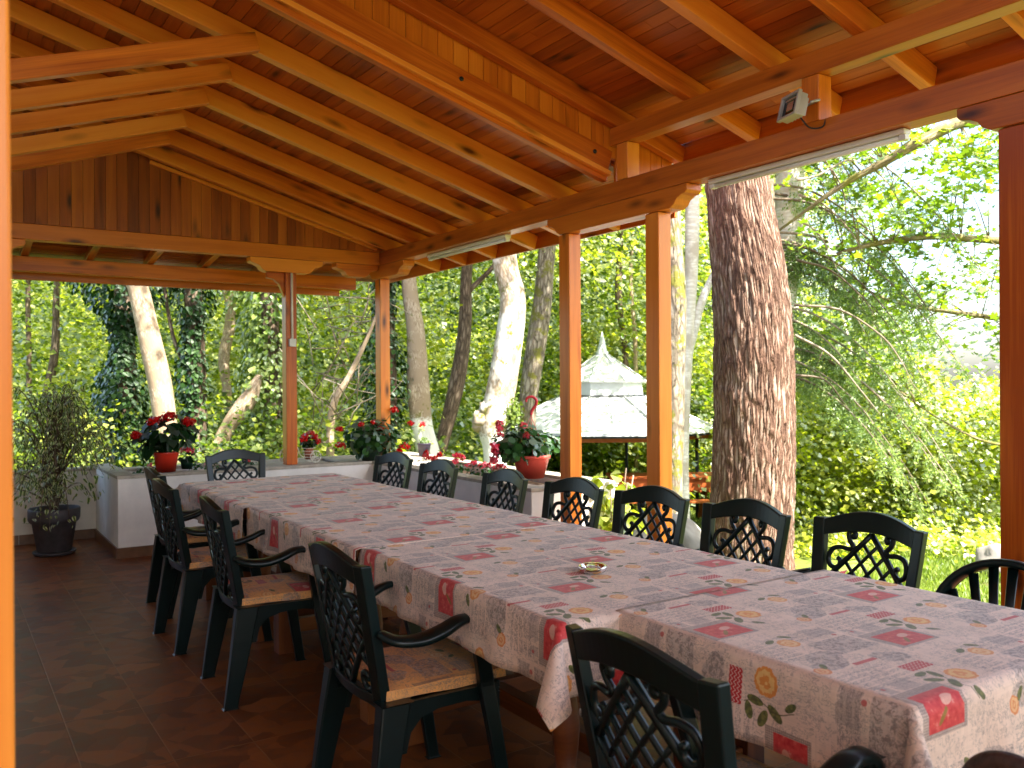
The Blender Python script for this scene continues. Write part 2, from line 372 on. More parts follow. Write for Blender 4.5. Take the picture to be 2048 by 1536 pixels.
# ------------------------------------------------------------------ mesh helpers
class MB:
    def __init__(s): s.v = []; s.f = []; s.uv = []; s.sm = []
    def add(s, vs, fs, uvs=None, smooth=False):
        o = len(s.v); s.v.extend([tuple(q) for q in vs])
        for i, f in enumerate(fs):
            s.f.append([o+k for k in f]); s.sm.append(smooth)
            s.uv.append([tuple(q) for q in uvs[i]] if uvs else [(0, 0)]*len(f))
    def box(s, c, size, rot=None, axis=None):
        """box centred at c; uv u runs along the longest side"""
        c = Vector(c); hx, hy, hz = [q/2 for q in size]
        R = rot if rot is not None else Matrix.Identity(3)
        la = axis if axis is not None else max(range(3), key=lambda i: size[i])
        ru, rv = random.random()*20, random.random()*20
        P = [Vector((sx*hx, sy*hy, sz*hz)) for sx in (-1, 1) for sy in (-1, 1) for sz in (-1, 1)]
        F = ((0, 1, 3, 2), (4, 6, 7, 5), (0, 4, 5, 1), (2, 3, 7, 6), (0, 2, 6, 4), (1, 5, 7, 3))
        uvs = []
        for k, f in enumerate(F):
            na = k//2; oth = [i for i in range(3) if i != na]
            if la in oth: ul = la; vl = [i for i in oth if i != la][0]
            else: ul, vl = oth
            uvs.append([(ru+P[i][ul], rv+P[i][vl]+na*.37) for i in f])
        s.add([c+R@q for q in P], F, uvs)
    def bar(s, a, b, w, h, up=(0, 0, 1)):
        """square bar from a to b; w across, h along up"""
        a, b = Vector(a), Vector(b); d = (b-a); L = d.length; d.normalize()
        side = d.cross(Vector(up)).normalized(); u2 = side.cross(d)
        s.box((a+b)/2, (L, w, h), Matrix((d, side, u2)).transposed(), 0)
    def prism(s, pts, axis_dir, depth, origin=(0, 0, 0), U=(1, 0, 0), V=(0, 0, 1), smooth=False):
        """polygon pts (a,b) in plane U,V extruded by depth along axis_dir"""
        O, U, V, A = map(Vector, (origin, U, V, axis_dir)); n = len(pts)
        p0 = [O+U*a+V*c for a, c in pts]; p1 = [q+A*depth for q in p0]
        s.add(p0+p1, [list(range(n))[::-1], list(range(n, 2*n))] + [[i, (i+1) % n, n+(i+1) % n, n+i] for i in range(n)],
              [[pts[i] for i in range(n)][::-1], list(pts)] + [[(pts[i][0], pts[i][1]), (pts[(i+1) % n][0], pts[(i+1) % n][1]), (pts[(i+1) % n][0]+.001, pts[(i+1) % n][1]+depth), (pts[i][0], pts[i][1]+depth)] for i in range(n)], smooth)
    def tube(s, pts, rad, n=8, cap=True, flat=None, up=None, smooth=True):
        """tube along pts with radii; flat=(a,b) scales the section along side/normal"""
        P = [Vector(p) for p in pts]; m_ = len(P)
        if not hasattr(rad, '__len__'): rad = [rad]*m_
        T = [(P[min(i+1, m_-1)]-P[max(i-1, 0)]).normalized() for i in range(m_)]
        ref = Vector(up) if up else (Vector((0, 0, 1)) if abs(T[0].z) < .9 else Vector((1, 0, 0)))
        side = T[0].cross(ref).normalized(); rings = []; uv = 0; uvl = []
        for i in range(m_):
            if up: side = T[i].cross(Vector(up)).normalized()
            else: side = (side - T[i]*side.dot(T[i])).normalized()
            nn = side.cross(T[i])
            if i: uv += (P[i]-P[i-1]).length
            uvl.append(uv); ring = []
            for k in range(n):
                a = 2*PI*k/n; ca, sa = math.cos(a), math.sin(a)
                if flat:
                    q = 3.0; ca = math.copysign(abs(ca)**(2/q), ca)*flat[0]; sa = math.copysign(abs(sa)**(2/q), sa)*flat[1]
                ring.append(P[i] + (side*ca + nn*sa)*rad[i])
            rings.append(ring)
        vs = [q for r_ in rings for q in r_]; fs = []; uvs = []
        circ = 2*PI*max(rad)
        for i in range(m_-1):
            for k in range(n):
                k2 = (k+1) % n
                fs.append([i*n+k, i*n+k2, (i+1)*n+k2, (i+1)*n+k])
                u0, u1 = circ*k/n, circ*(k+1)/n
                uvs.append([(u0, uvl[i]), (u1, uvl[i]), (u1, uvl[i+1]), (u0, uvl[i+1])])
        if cap:
            fs.append(list(range(n))[::-1]); uvs.append([(0, 0)]*n)
            fs.append([(m_-1)*n+k for k in range(n)]); uvs.append([(0, 0)]*n)
        s.add(vs, fs, uvs, smooth)
    def lathe(s, prof, c=(0, 0, 0), n=32, smooth=True, phase=0, wob=0):
        c = Vector(c); vs = []; fs = []; uvs = []
        for r_, z_ in prof:
            for k in range(n):
                a = 2*PI*k/n+phase; rr = r_*(1+wob*math.sin(3*a+z_*20))
                vs.append(c+Vector((rr*math.cos(a), rr*math.sin(a), z_)))
        for i in range(len(prof)-1):
            for k in range(n):
                k2 = (k+1) % n; fs.append([i*n+k, i*n+k2, (i+1)*n+k2, (i+1)*n+k])
                uvs.append([(k/n, prof[i][1]), ((k+1)/n, prof[i][1]), ((k+1)/n, prof[i+1][1]), (k/n, prof[i+1][1])])
        s.add(vs, fs, uvs, smooth)
    def build(s, name, mat, parent=None, bevel=0, seg=2, subd=0):
        me = bpy.data.meshes.new(name); me.from_pydata(s.v, [], s.f)
        uvl = me.uv_layers.new(name='UVMap')
        uvl.data.foreach_set('uv', [q for f in s.uv for p in f for q in p])
        me.polygons.foreach_set('use_smooth', s.sm); me.materials.append(MAT[mat]); me.update()
        o = bpy.data.objects.new(name, me); COL.objects.link(o)
        if parent: o.parent = parent
        if bevel:
            b_ = o.modifiers.new('bevel', 'BEVEL'); b_.width = bevel; b_.segments = seg; b_.limit_method = 'ANGLE'; b_.angle_limit = math.radians(40)
        return o
def smooth_path(pts, n=6):
    P = [np.array(p, float) for p in pts]; P = [2*P[0]-P[1]] + P + [2*P[-1]-P[-2]]; out = []
    for i in range(1, len(P)-2):
        for k in range(n):
            t = k/n; a, b_, c, d = P[i-1], P[i], P[i+1], P[i+2]
            out.append(.5*((2*b_)+(-a+c)*t+(2*a-5*b_+4*c-d)*t*t+(-a+3*b_-3*c+d)*t**3))
    out.append(P[-2]); return out
def leaves_mesh(name, pos, nrm, tang, size, mat, parent=None, shape='diamond', aspect=.55, fold=.25):
    """many small leaves: pos, facing normal, direction (N,3) arrays"""
    N = len(pos); nrm = nrm/np.linalg.norm(nrm, axis=1, keepdims=True)
    tang = tang - nrm*(tang*nrm).sum(1, keepdims=True); tang /= (np.linalg.norm(tang, axis=1, keepdims=True)+1e-9)
    side = np.cross(nrm, tang); size = np.broadcast_to(size, (N,)).reshape(N, 1)
    if shape == 'diamond': T = [(0, 0, 0, .5, 0), (-.5, .45, 1, 0, .45), (0, 1, 0, .5, 1), (.5, .45, 1, 1, .45)]; faces = [(0, 3, 2, 1)]
    elif shape == 'leaf': T = [(0, 0, 0, .5, 0), (-.42, .3, 1, 0, .3), (-.34, .68, 1, .05, .7), (0, 1, 0, .5, 1), (.34, .68, 1, .95, .7), (.42, .3, 1, 1, .3)]; faces = [(0, 3, 2, 1), (0, 5, 4, 3)]
    elif shape == 'star':
        T = []
        for k in range(10):
            a = -PI/2 + 2*PI*k/10; r_ = .52 if k % 2 else .27
            if k == 0: r_ = .2
            T.append((r_*math.cos(a)*1.05/aspect*.55, .5+r_*math.sin(a), .5 if k % 2 else 0, .5+r_*math.cos(a), .5+r_*math.sin(a)))
        faces = [tuple(range(10))]
    elif shape == 'round':
        T = [(.5*math.cos(2*PI*k/7), .5+.5*math.sin(2*PI*k/7), .6 if k % 2 else 0, .5+.5*math.cos(2*PI*k/7), .5+.5*math.sin(2*PI*k/7)) for k in range(7)]
        faces = [tuple(range(7))]
    K = len(T); V = np.zeros((N, K, 3))
    for k, (a, b_, c, _, _) in enumerate(T):
        V[:, k] = pos + side*size*(a*2*aspect) + tang*size*b_ + nrm*size*c*fold*aspect
    base = (np.arange(N)*K)[:, None]
    me = bpy.data.meshes.new(name); me.vertices.add(N*K); me.vertices.foreach_set('co', V.reshape(-1))
    loops = np.concatenate([base+np.array(f)[None] for f in faces], 1).reshape(-1)
    tot = [len(f) for f in faces]; nf = len(faces)
    me.loops.add(len(loops)); me.loops.foreach_set('vertex_index', loops.astype(np.int32))
    me.polygons.add(N*nf)
    lt = np.tile(np.array(tot), N); ls = np.concatenate([[0], np.cumsum(lt)[:-1]])
    me.polygons.foreach_set('loop_start', ls.astype(np.int32))
    try: me.polygons.foreach_set('loop_total', lt.astype(np.int32))
    except Exception: pass
    uvT = np.array([(T[i][3], T[i][4]) for f in faces for i in f])
    uvl = me.uv_layers.new(name='UVMap'); uvl.data.foreach_set('uv', np.tile(uvT, (N, 1)).reshape(-1))
    me.materials.append(MAT[mat]); me.update(calc_edges=True); me.validate()
    o = bpy.data.objects.new(name, me); COL.objects.link(o)
    if parent: o.parent = parent
    return o
def rdir(n): v = rng.normal(size=(n, 3)); return v/np.linalg.norm(v, axis=1, keepdims=True)

def tag(o, label, cat=None, group=None, kind=None):
    if label: o['label'] = label
    if cat: o['category'] = cat
    if group: o['group'] = group
    if kind: o['kind'] = kind
    return o
def thing(name, label, cat, loc=(0, 0, 0), rz=0, group=None):
    o = bpy.data.objects.new(name, None); COL.objects.link(o); o.location = loc; o.rotation_euler = (0, 0, rz)
    o.empty_display_size = .1
    return tag(o, label, cat, group)
def dup(root, loc, rz, label=None):
    r = root.copy(); COL.objects.link(r); r.location = loc; r.rotation_euler = (0, 0, rz)
    if label: r['label'] = label
    for ch in list(root.children):
        c = ch.copy(); COL.objects.link(c); c.parent = r
        for g in ch.children:
            d = g.copy(); COL.objects.link(d); d.parent = c
    return r

# ------------------------------------------------------------------ ground
def gz(x, y):
    dx = max(0, x-4.3); dy = max(0, y-8.9); d = math.hypot(dx, dy)
    f = x*SN + y*CS
    z = -.28 - min(d*.115, 1.25)
    r = x*CS - y*SN
    if f > 24: z += (f-24)*.16*min(1, max(0, (.40-r/f)/.12))
    if r > 3 and f < 20: z += min(1, (r-3)/4)*.45*min(1, d/4)
    return z + .07*mnoise.noise(Vector((x*.35, y*.35, 0)))*min(1, d)
gm = MB(); NX = 110
gxs = np.concatenate([np.linspace(-160, -12, 16), np.linspace(-8, 40, 70), np.linspace(46, 200, 18)])
gys = np.concatenate([np.linspace(-120, -12, 12), np.linspace(-8, 42, 72), np.linspace(48, 220, 20)])
vs = [(x, y, gz(x, y)) for y in gys for x in gxs]; W_ = len(gxs)
fs = [[j*W_+i, j*W_+i+1, (j+1)*W_+i+1, (j+1)*W_+i] for j in range(len(gys)-1) for i in range(W_-1)]
gm.add(vs, fs, None, True); g_ = gm.build('ground', 'ground'); tag(g_, 'grassy ground falling away from the terrace into the wood', kind='structure')

# terrace floor
fm = MB(); fm.box((1.05, 2.45, -.15), (6.1, 12.9, .3)); fl = fm.build('floor', 'tiles'); tag(fl, 'dark brown tiled terrace floor with pale grout lines', kind='structure')

# ------------------------------------------------------------------ low walls and planter
pl = thing('planter_wall', 'white plastered L-shaped planter wall with olive stone coping around the far corner', 'planter', (1.2, 7.58, 0))
def rel(o, x, y, z=0): return (x-o.location.x, y-o.location.y, z-o.location.z)
pm = MB()
for (x0, x1, y0, y1) in ((1.2, 4.2, 7.58, 7.72), (1.2, 4.2, 8.22, 8.36), (1.2, 1.34, 7.72, 8.22), (3.42, 3.56, 4.95, 7.58), (4.06, 4.2, 4.95, 8.22), (3.56, 4.06, 4.95, 5.09), (1.2, 1.34, 8.362, 8.9)):
    pm.box(rel(pl, (x0+x1)/2, (y0+y1)/2, .32), (x1-x0-.002, y1-y0-.002, .64))
pm.build('wall', 'plaster', pl, .006)
pm = MB()
for (x0, x1, y0, y1) in ((1.195, 4.205, 7.575, 7.725), (1.195, 4.205, 8.215, 8.37), (1.195, 1.345, 7.725, 8.215), (3.415, 3.565, 4.945, 7.575), (4.055, 4.205, 4.945, 8.215), (3.565, 4.055, 4.945, 5.095), (1.195, 1.345, 8.37, 8.905)):
    pm.box(rel(pl, (x0+x1)/2, (y0+y1)/2, .653), (x1-x0, y1-y0, .026))
pm.box(rel(pl, 2.62, 7.97, .652), (.9, .5, .02)); pm.box(rel(pl, 3.6, 7.97, .652), (.85, .5, .02))
pm.build('coping', 'sill', pl, .004)
pm = MB()
pm.box(rel(pl, 2.35, 7.97, .30), (2.0, .49, .58)); pm.box(rel(pl, 3.81, 6.5, .30), (.49, 2.7, .58))
pm.build('soil', 'soil', pl)
pm = MB()
for (x0, x1, y0, y1) in ((1.19, 3.42, 7.568, 7.578), (1.188, 1.198, 7.568, 8.75), (3.408, 3.418, 4.94, 7.568), (3.408, 4.2, 4.93, 4.94)):
    n_ = max(1, round(max(x1-x0, y1-y0)/.3))
    for k in range(n_):
        if x1-x0 > y1-y0: pm.box(rel(pl, x0+(x1-x0)*(k+.5)/n_, (y0+y1)/2, .045), ((x1-x0)/n_-.003, .012, .085))
        else: pm.box(rel(pl, (x0+x1)/2, y0+(y1-y0)*(k+.5)/n_, .045), (.012, (y1-y0)/n_-.003, .085))
pm.build('skirting', 'skirting', pl)
lw = thing('low_wall', 'low cream plastered wall behind the big potted ficus, left of the planter', 'wall', (-.185, 8.82, 0))
pm = MB(); pm.box((0, 0, .31), (2.79, .14, .62)); pm.build('wall', 'plaster', lw, .006)
pm = MB(); pm.box((0, 0, .634), (2.77, .17, .026)); pm.build('coping', 'sill', lw, .004)
pm = MB()
for k in range(9): pm.box((-1.2+k*.303, -.077, .045), (.3, .012, .085))
pm.build('skirting', 'skirting', lw)
hw = thing('light_blocking_wall', 'plastered house wall closing the terrace on its left', 'wall', (-1.75, 2, 0))
pm = MB(); pm.box((0, 0, 1.9), (.25, 14, 3.8)); pm.build('wall', 'plaster', hw)  # out-of-view wall added to keep light off the terrace from the left

# ------------------------------------------------------------------ roof structure
pv = thing('roofed_terrace', 'orange lacquered pine roof on square posts over the dining terrace', 'building', (3.6, 4.7, 0))
def RL(p): return (p[0]-3.6, p[1]-4.7, p[2])
def part(name, mat, bevel=.004):
    def f(build):
        mb = MB(); build(mb); return mb.build(name, mat, pv, bevel)
    return f
SL = .285
POSTS = {}
def post(x, y, z0, z1, wx=.10, wy=.115, mat='beam_wood'):
    mb = MB(); mb.bar(RL((x+wx/2, y+wy/2, z0)), RL((x+wx/2, y+wy/2, z1)), wx, wy, (0, 1, 0))
    o = mb.build('post', mat, pv, .005); POSTS[(round(x, 2), round(y, 2))] = o; return o
def corbel_profile(half, h):
    """S-curved saddle seen from the side; origin centre top"""
    pr = [(-half, 0), (-half, -h*.30), (-half+.015, -h*.42), (-half+.05, -h*.48), (-half+.085, -h*.62), (-half+.105, -h*.85), (-half+.14, -h)]
    return pr + [(-a, b) for a, b in pr[::-1]]
def corbel(x0, y0, y1, zt, h, w=.118, along='y', parent=None, base=None):
    mb = MB(); half = (y1-y0)/2
    prof = corbel_profile(half, h)
    if along == 'y': mb.prism(prof, (1, 0, 0), w, RL((x0, (y0+y1)/2, zt)), (0, 1, 0), (0, 0, 1))
    else: mb.prism(prof, (0, 1, 0), w, RL(((y0+y1)/2, x0, zt)), (1, 0, 0), (0, 0, 1))
    return mb.build('corbel', 'beam_wood' if along == 'x' else 'red_beam_wood', POSTS.get(base, pv), .004)
for (x, y, z0, mt_) in ((3.545, 7.66, .668, 'beam_wood'), (3.545, 4.67, .002, 'beam_wood'), (3.545, 3.80, .002, 'beam_wood'), (3.545, 1.72, .002, 'beam_wood'), (3.545, -1.6, .002, 'beam_wood'), (2.62, 7.66, .668, 'beam_wood')):
    post(x, y, z0, 2.40, mat=mt_)
post(.135, 7.66, .0, 2.40); post(-1.4, 7.66, .0, 2.40)
corbel(3.538, 3.56, 4.91, 2.523, .12, base=(3.54, 3.8)); corbel(3.538, 1.50, 2.00, 2.523, .12, base=(3.54, 1.72)); corbel(3.538, 7.15, 7.95, 2.523, .12, base=(3.54, 7.66))
corbel(7.652, 2.30, 2.97, 2.523, .12, along='x', base=(2.62, 7.66)); corbel(7.652, 3.10, 3.52, 2.523, .12, along='x'); corbel(7.652, -.1, .57, 2.523, .12, along='x')
# small curved knee bracket on the far post
mb = MB(); mb.prism([(0, 0), (-.16, 0), (-.16, -.05), (-.10, -.06), (-.05, -.10), (-.02, -.17), (0, -.22)], (0, 1, 0), .05, RL((2.62, 7.69, 2.40)), (1, 0, 0), (0, 0, 1)); mb.build('bracket', 'beam_wood', pv, .003)
part('main_beam', 'red_beam_wood')(lambda b_: b_.bar(RL((3.60, -4, 2.588)), RL((3.60, 8.6, 2.588)), .12, .126))
part('tie_beam', 'red_beam_wood')(lambda b_: b_.bar(RL((-1.6, 7.71, 2.587)), RL((3.538, 7.71, 2.587)), .11, .122))
part('upper_beam', 'red_beam_wood')(lambda b_: b_.bar(RL((3.59, -4, 2.936)), RL((3.59, 4.233, 2.936)), .10, .112))
for y in (4.07, 2.68, 1.2, -.4): part('short_post', 'beam_wood')(lambda b_: b_.bar(RL((3.592, y+.05, 2.654)), RL((3.592, y+.05, 2.878)), .098, .10, (0, 1, 0)))
def rafter(y, xa, xb, zref, sl=SL, w=.065, h=.115, mat='beam_wood', dz=0):
    """zref: height of the lower face at x=3.54"""
    za = zref-sl*(xa-3.54)+dz; zb = zref-sl*(xb-3.54)+dz; k = h/2*math.sqrt(1+sl*sl)
    mb = MB(); mb.bar(RL((xa, y+w/2, za+k)), RL((xb, y+w/2, zb+k)), w, h)
    return mb.build('rafter', mat, pv, .004)
ZL, ZU = 2.655, 2.995
low_y = [4.80, 5.335, 5.865, 6.47, 6.99, 7.50]
for y in low_y: rafter(y, -1.6, 4.12, ZL)
# slanted braces lapped against the near face of the rafters, falling to the left
for i, y in enumerate(low_y[:5]):
    mb = MB(); w = .06; h = .10
    xA, zA = 1.47, 3.222; xB = -1.0; zB = zA - .326*(xA-xB)
    mb.bar(RL((xA, y-.045, zA+h/2)), RL((xB, y-.045, zB+h/2)), w, h); mb.build('brace', 'beam_wood', pv, .004)
# stepped side between the low and the high roof
def zlow(x): return ZL-SL*(x-3.54)
def zup(x): return ZU-SL*(x-3.54)
rafter(4.245, -1.6, 3.53, ZL, w=.05, h=.052)
rafter(4.205, -1.6, 3.53, ZL+.03, w=.04, h=.03)
rafter(4.212, -1.6, 3.53, ZL+.062, w=.04, h=.125)
def step_boards(b_):
    x = -1.6
    while x < 4.08:
        w = .098; za = zlow(x+w/2)+(.16 if x < 3.5 else .0); zb = zup(x+w/2)+.10
        mx = b_.box(RL((x+w/2, 4.252, (za+zb)/2)), (w-.004, .02, zb-za), axis=2); x += w
part('step_panel', 'step_wood', 0)(step_boards)
rafter(4.165, -1.6, 4.12, ZU)
for y in (3.56, 3.0, 2.46, 1.9, 1.33, .78, .2, -.4, -1.0, -1.6, -2.2, -2.8, -3.4): rafter(y-.03, -1.6, 4.12, ZU)
# bolt heads on the step board
for x in (-.3, 1.35, 2.45, 3.40):
    mb = MB(); z = zlow(x)+.13; mb.lathe([(.0, 0), (.013, 0), (.013, .006), (.0, .007)], n=12)
    o = mb.build('bolt', 'bolt_black', pv); o.location = RL((x, 4.210, z)); o.rotation_euler = (PI/2, 0, 0)
# ceiling planks, running along y on top of the rafters
def planks(b_, y0, y1, zref, x0=-1.6, x1=4.16):
    s = math.sqrt(1+SL*SL); w = .078; n = int((x1-x0)*s/w)
    for i in range(n):
        xc = x0+(i+.5)*w/s; zc = zref-SL*(xc-3.54)+.118*s+.011
        R = Matrix(((1/s, 0, SL/s), (0, 1, 0), (-SL/s, 0, 1/s)))
        cuts = [y0]; 
        while cuts[-1] < y1-2.2: cuts.append(cuts[-1]+random.uniform(1.4, 2.6))
        cuts.append(y1)
        for a, c in zip(cuts[:-1], cuts[1:]):
            b_.box(RL((xc, (a+c)/2, zc+random.uniform(-.0008, .0008))), (w-.003, c-a-.002, .018), R, 1)
part('ceiling_boards', 'board_wood', 0)(lambda b_: planks(b_, 4.262, 8.0, ZL))
part('ceiling_boards', 'board_wood', 0)(lambda b_: planks(b_, -4.0, 4.262, ZU))
# tiles / deck above so no light leaks through
def deck(b_, y0, y1, zref):
    k = .118*math.sqrt(1+SL*SL)+.05
    b_.bar(RL((-1.7, (y0+y1)/2, zref-SL*(-1.7-3.54)+k)), RL((4.22, (y0+y1)/2, zref-SL*(4.22-3.54)+k)), y1-y0, .03)
part('roof_deck', 'terracotta', 0)(lambda b_: (deck(b_, 4.25, 8.0, ZL), deck(b_, -4.1, 4.25, ZU)))
# fascia boards along the eaves
part('fascia', 'red_beam_wood')(lambda b_: b_.bar(RL((4.14, 4.27, ZL-SL*.6+.09)), RL((4.14, 8.75, ZL-SL*.6+.09)), .022, .15))
part('fascia', 'red_beam_wood')(lambda b_: b_.bar(RL((4.14, -4, ZU-SL*.6+.09)), RL((4.14, 4.26, ZU-SL*.6+.09)), .022, .13))
# gable boarding over the far tie beam
def gable(b_):
    x = -1.6
    while x < 3.5:
        w = .083; xm = x+w/2
        zt = zlow(xm)+.10
        if zt > 2.66: b_.box(RL((xm, 7.665, (2.65+zt)/2)), (w-.003, .02, zt-2.65), axis=2)
        x += w
    return
part('gable_boards', 'gable_board_wood', 0)(gable)
mb = MB(); mb.prism([(-1.7-3.6, 2.652), (3.52-3.6, 2.652), (3.52-3.6, zlow(3.52)+.09), (-1.7-3.6, zlow(-1.7)+.09)], (0, 1, 0), .015, (0, 7.6775-4.7, 0), (1, 0, 0), (0, 0, 1)); mb.build('gable_backing', 'red_beam_wood', pv)  # sheet added behind the gable boards to stop light through the gaps
mb = MB(); mb.prism([(-1.7-3.6, zlow(-1.7)+.12), (3.50-3.6, zlow(3.50)+.12), (3.50-3.6, zup(3.50)+.09), (-1.7-3.6, zup(-1.7)+.09)], (0, 1, 0), .008, (0, 4.2635-4.7, 0), (1, 0, 0), (0, 0, 1)); mb.build('step_backing', 'red_beam_wood', pv)  # same for the step panel: added sheet closes the light gaps
mb = MB(); mb.bar(RL((1.47, 7.63, 3.235)), RL((3.5, 7.63, zlow(3.5)+.01)), .03, .03); mb.build('gable_trim', 'beam_wood', pv, .003)
# far overhang: sloping soffit boards, outer beams and fascia
def soffit(b_):
    n = 9
    for i in range(n):
        y = 7.79+(i+.5)*.105; z = 2.70-(y-7.77)*.20
        b_.box(RL((1.2, y, z)), (5.6, .101, .018), Matrix.Rotation(-.197, 3, 'X'), 0)
part('soffit_boards', 'gable_board_wood', 0)(soffit)
part('roof_deck', 'terracotta', 0)(lambda b_: b_.bar(RL((-1.6, 8.28, 2.655)), RL((4.2, 8.28, 2.655)), 1.05, .03, (0, .197, 1)))
part('outer_beam', 'beam_wood')(lambda b_: b_.bar(RL((-1.6, 8.45, 2.43)), RL((3.62, 8.45, 2.43)), .09, .125))
part('outer_fascia', 'red_beam_wood')(lambda b_: b_.bar(RL((-1.6, 8.62, 2.40)), RL((3.52, 8.62, 2.40)), .03, .17))
for x in (-.35, .15, .62, 1.12, 1.62, 2.1, 2.62, 3.1):
    part('lookout', 'red_beam_wood')(lambda b_: b_.bar(RL((x, 7.77, 2.63)), RL((x, 8.58, 2.52)), .06, .09))
# near post at the left edge
post(-.085, 1.2, .002, 2.9, .16, .115)

# ------------------------------------------------------------------ lights, conduit
def lamp_tube(label, y0, y1, x=3.62):
    t = thing('fluorescent_lamp', label, 'lamp', (x, (y0+y1)/2, 2.523), 0, 'fluorescent lamps under the eave beam')
    L = y1-y0
    mb = MB(); mb.prism([(-.030, 0), (.030, 0), (.026, -.024), (-.026, -.024)], (0, 1, 0), L, (0, -L/2, -.001), (1, 0, 0), (0, 0, 1)); mb.build('housing', 'white_paint', t, .003)
    mb = MB(); mb.tube([(0, -L/2+.03, -.038), (0, L/2-.03, -.038)], .013, 12); mb.build('tube', 'lamp_tube', t)
    for s in (-1, 1):
        mb = MB(); mb.box((0, s*(L/2-.016), -.032), (.034, .03, .036)); mb.build('end_cap', 'white_paint', t, .003)
    return t
lamp_tube('long white fluorescent lamp under the beam beside the thick pine trunk', 2.27, 3.45)
lamp_tube('white fluorescent lamp under the beam between the far corner post and the paired posts', 5.53, 6.79)
t = thing('floodlight', 'small square grey floodlight on the short post between the two beams', 'floodlight', (3.43, 2.74, 2.71))
R = Matrix.Rotation(math.radians(-18), 3, 'Z') @ Matrix.Rotation(math.radians(14), 3, 'Y')
def rb(mb, c, s): mb.box(R@Vector(c), s, R)
mb = MB()
for c, s in (((-.02, 0, .055), (.02, .15, .014)), ((-.02, 0, -.055), (.02, .15, .014)), ((-.02, .068, 0), (.02, .014, .10)), ((-.02, -.068, 0), (.02, .014, .10)), ((.01, 0, 0), (.035, .135, .11))): rb(mb, c, s)
for k in range(5): rb(mb, (.035, -.05+k*.025, 0), (.02, .006, .09))
mb.build('housing', 'lamp_grey', t, .003)
mb = MB(); rb(mb, (-.012, 0, 0), (.004, .122, .096)); mb.build('glass_panel', 'black_glass', t)
mb = MB(); rb(mb, (-.016, 0, 0), (.003, .05, .045)); rb(mb, (-.016, 0, .036), (.003, .10, .010)); mb.build('reflector', 'reflector', t)
mb = MB(); mb.tube([(.03, -.08, .01), (.09, -.08, .03), (.11, 0, .03), (.09, .08, .03), (.03, .08, .01)], .007, 6); mb.build('bracket', 'lamp_grey', t)
mb = MB(); mb.tube(smooth_path([(.03, -.02, -.05), (.06, -.05, -.10), (.10, -.09, -.10), (.115, -.10, -.06)]), .004, 6); mb.build('cable', 'black_rubber', t)
t = thing('cable_conduit', 'white cable conduit with junction box running down the far left post', 'conduit', (2.672, 7.65, 2.40))
mb = MB(); mb.tube([(0, 0, 0), (0, 0, -.60)], .011, 10); mb.build('conduit', 'white_paint', t)
mb = MB(); mb.box((0, -.008, -.63), (.06, .035, .07)); mb.build('junction_box', 'white_paint', t, .004)

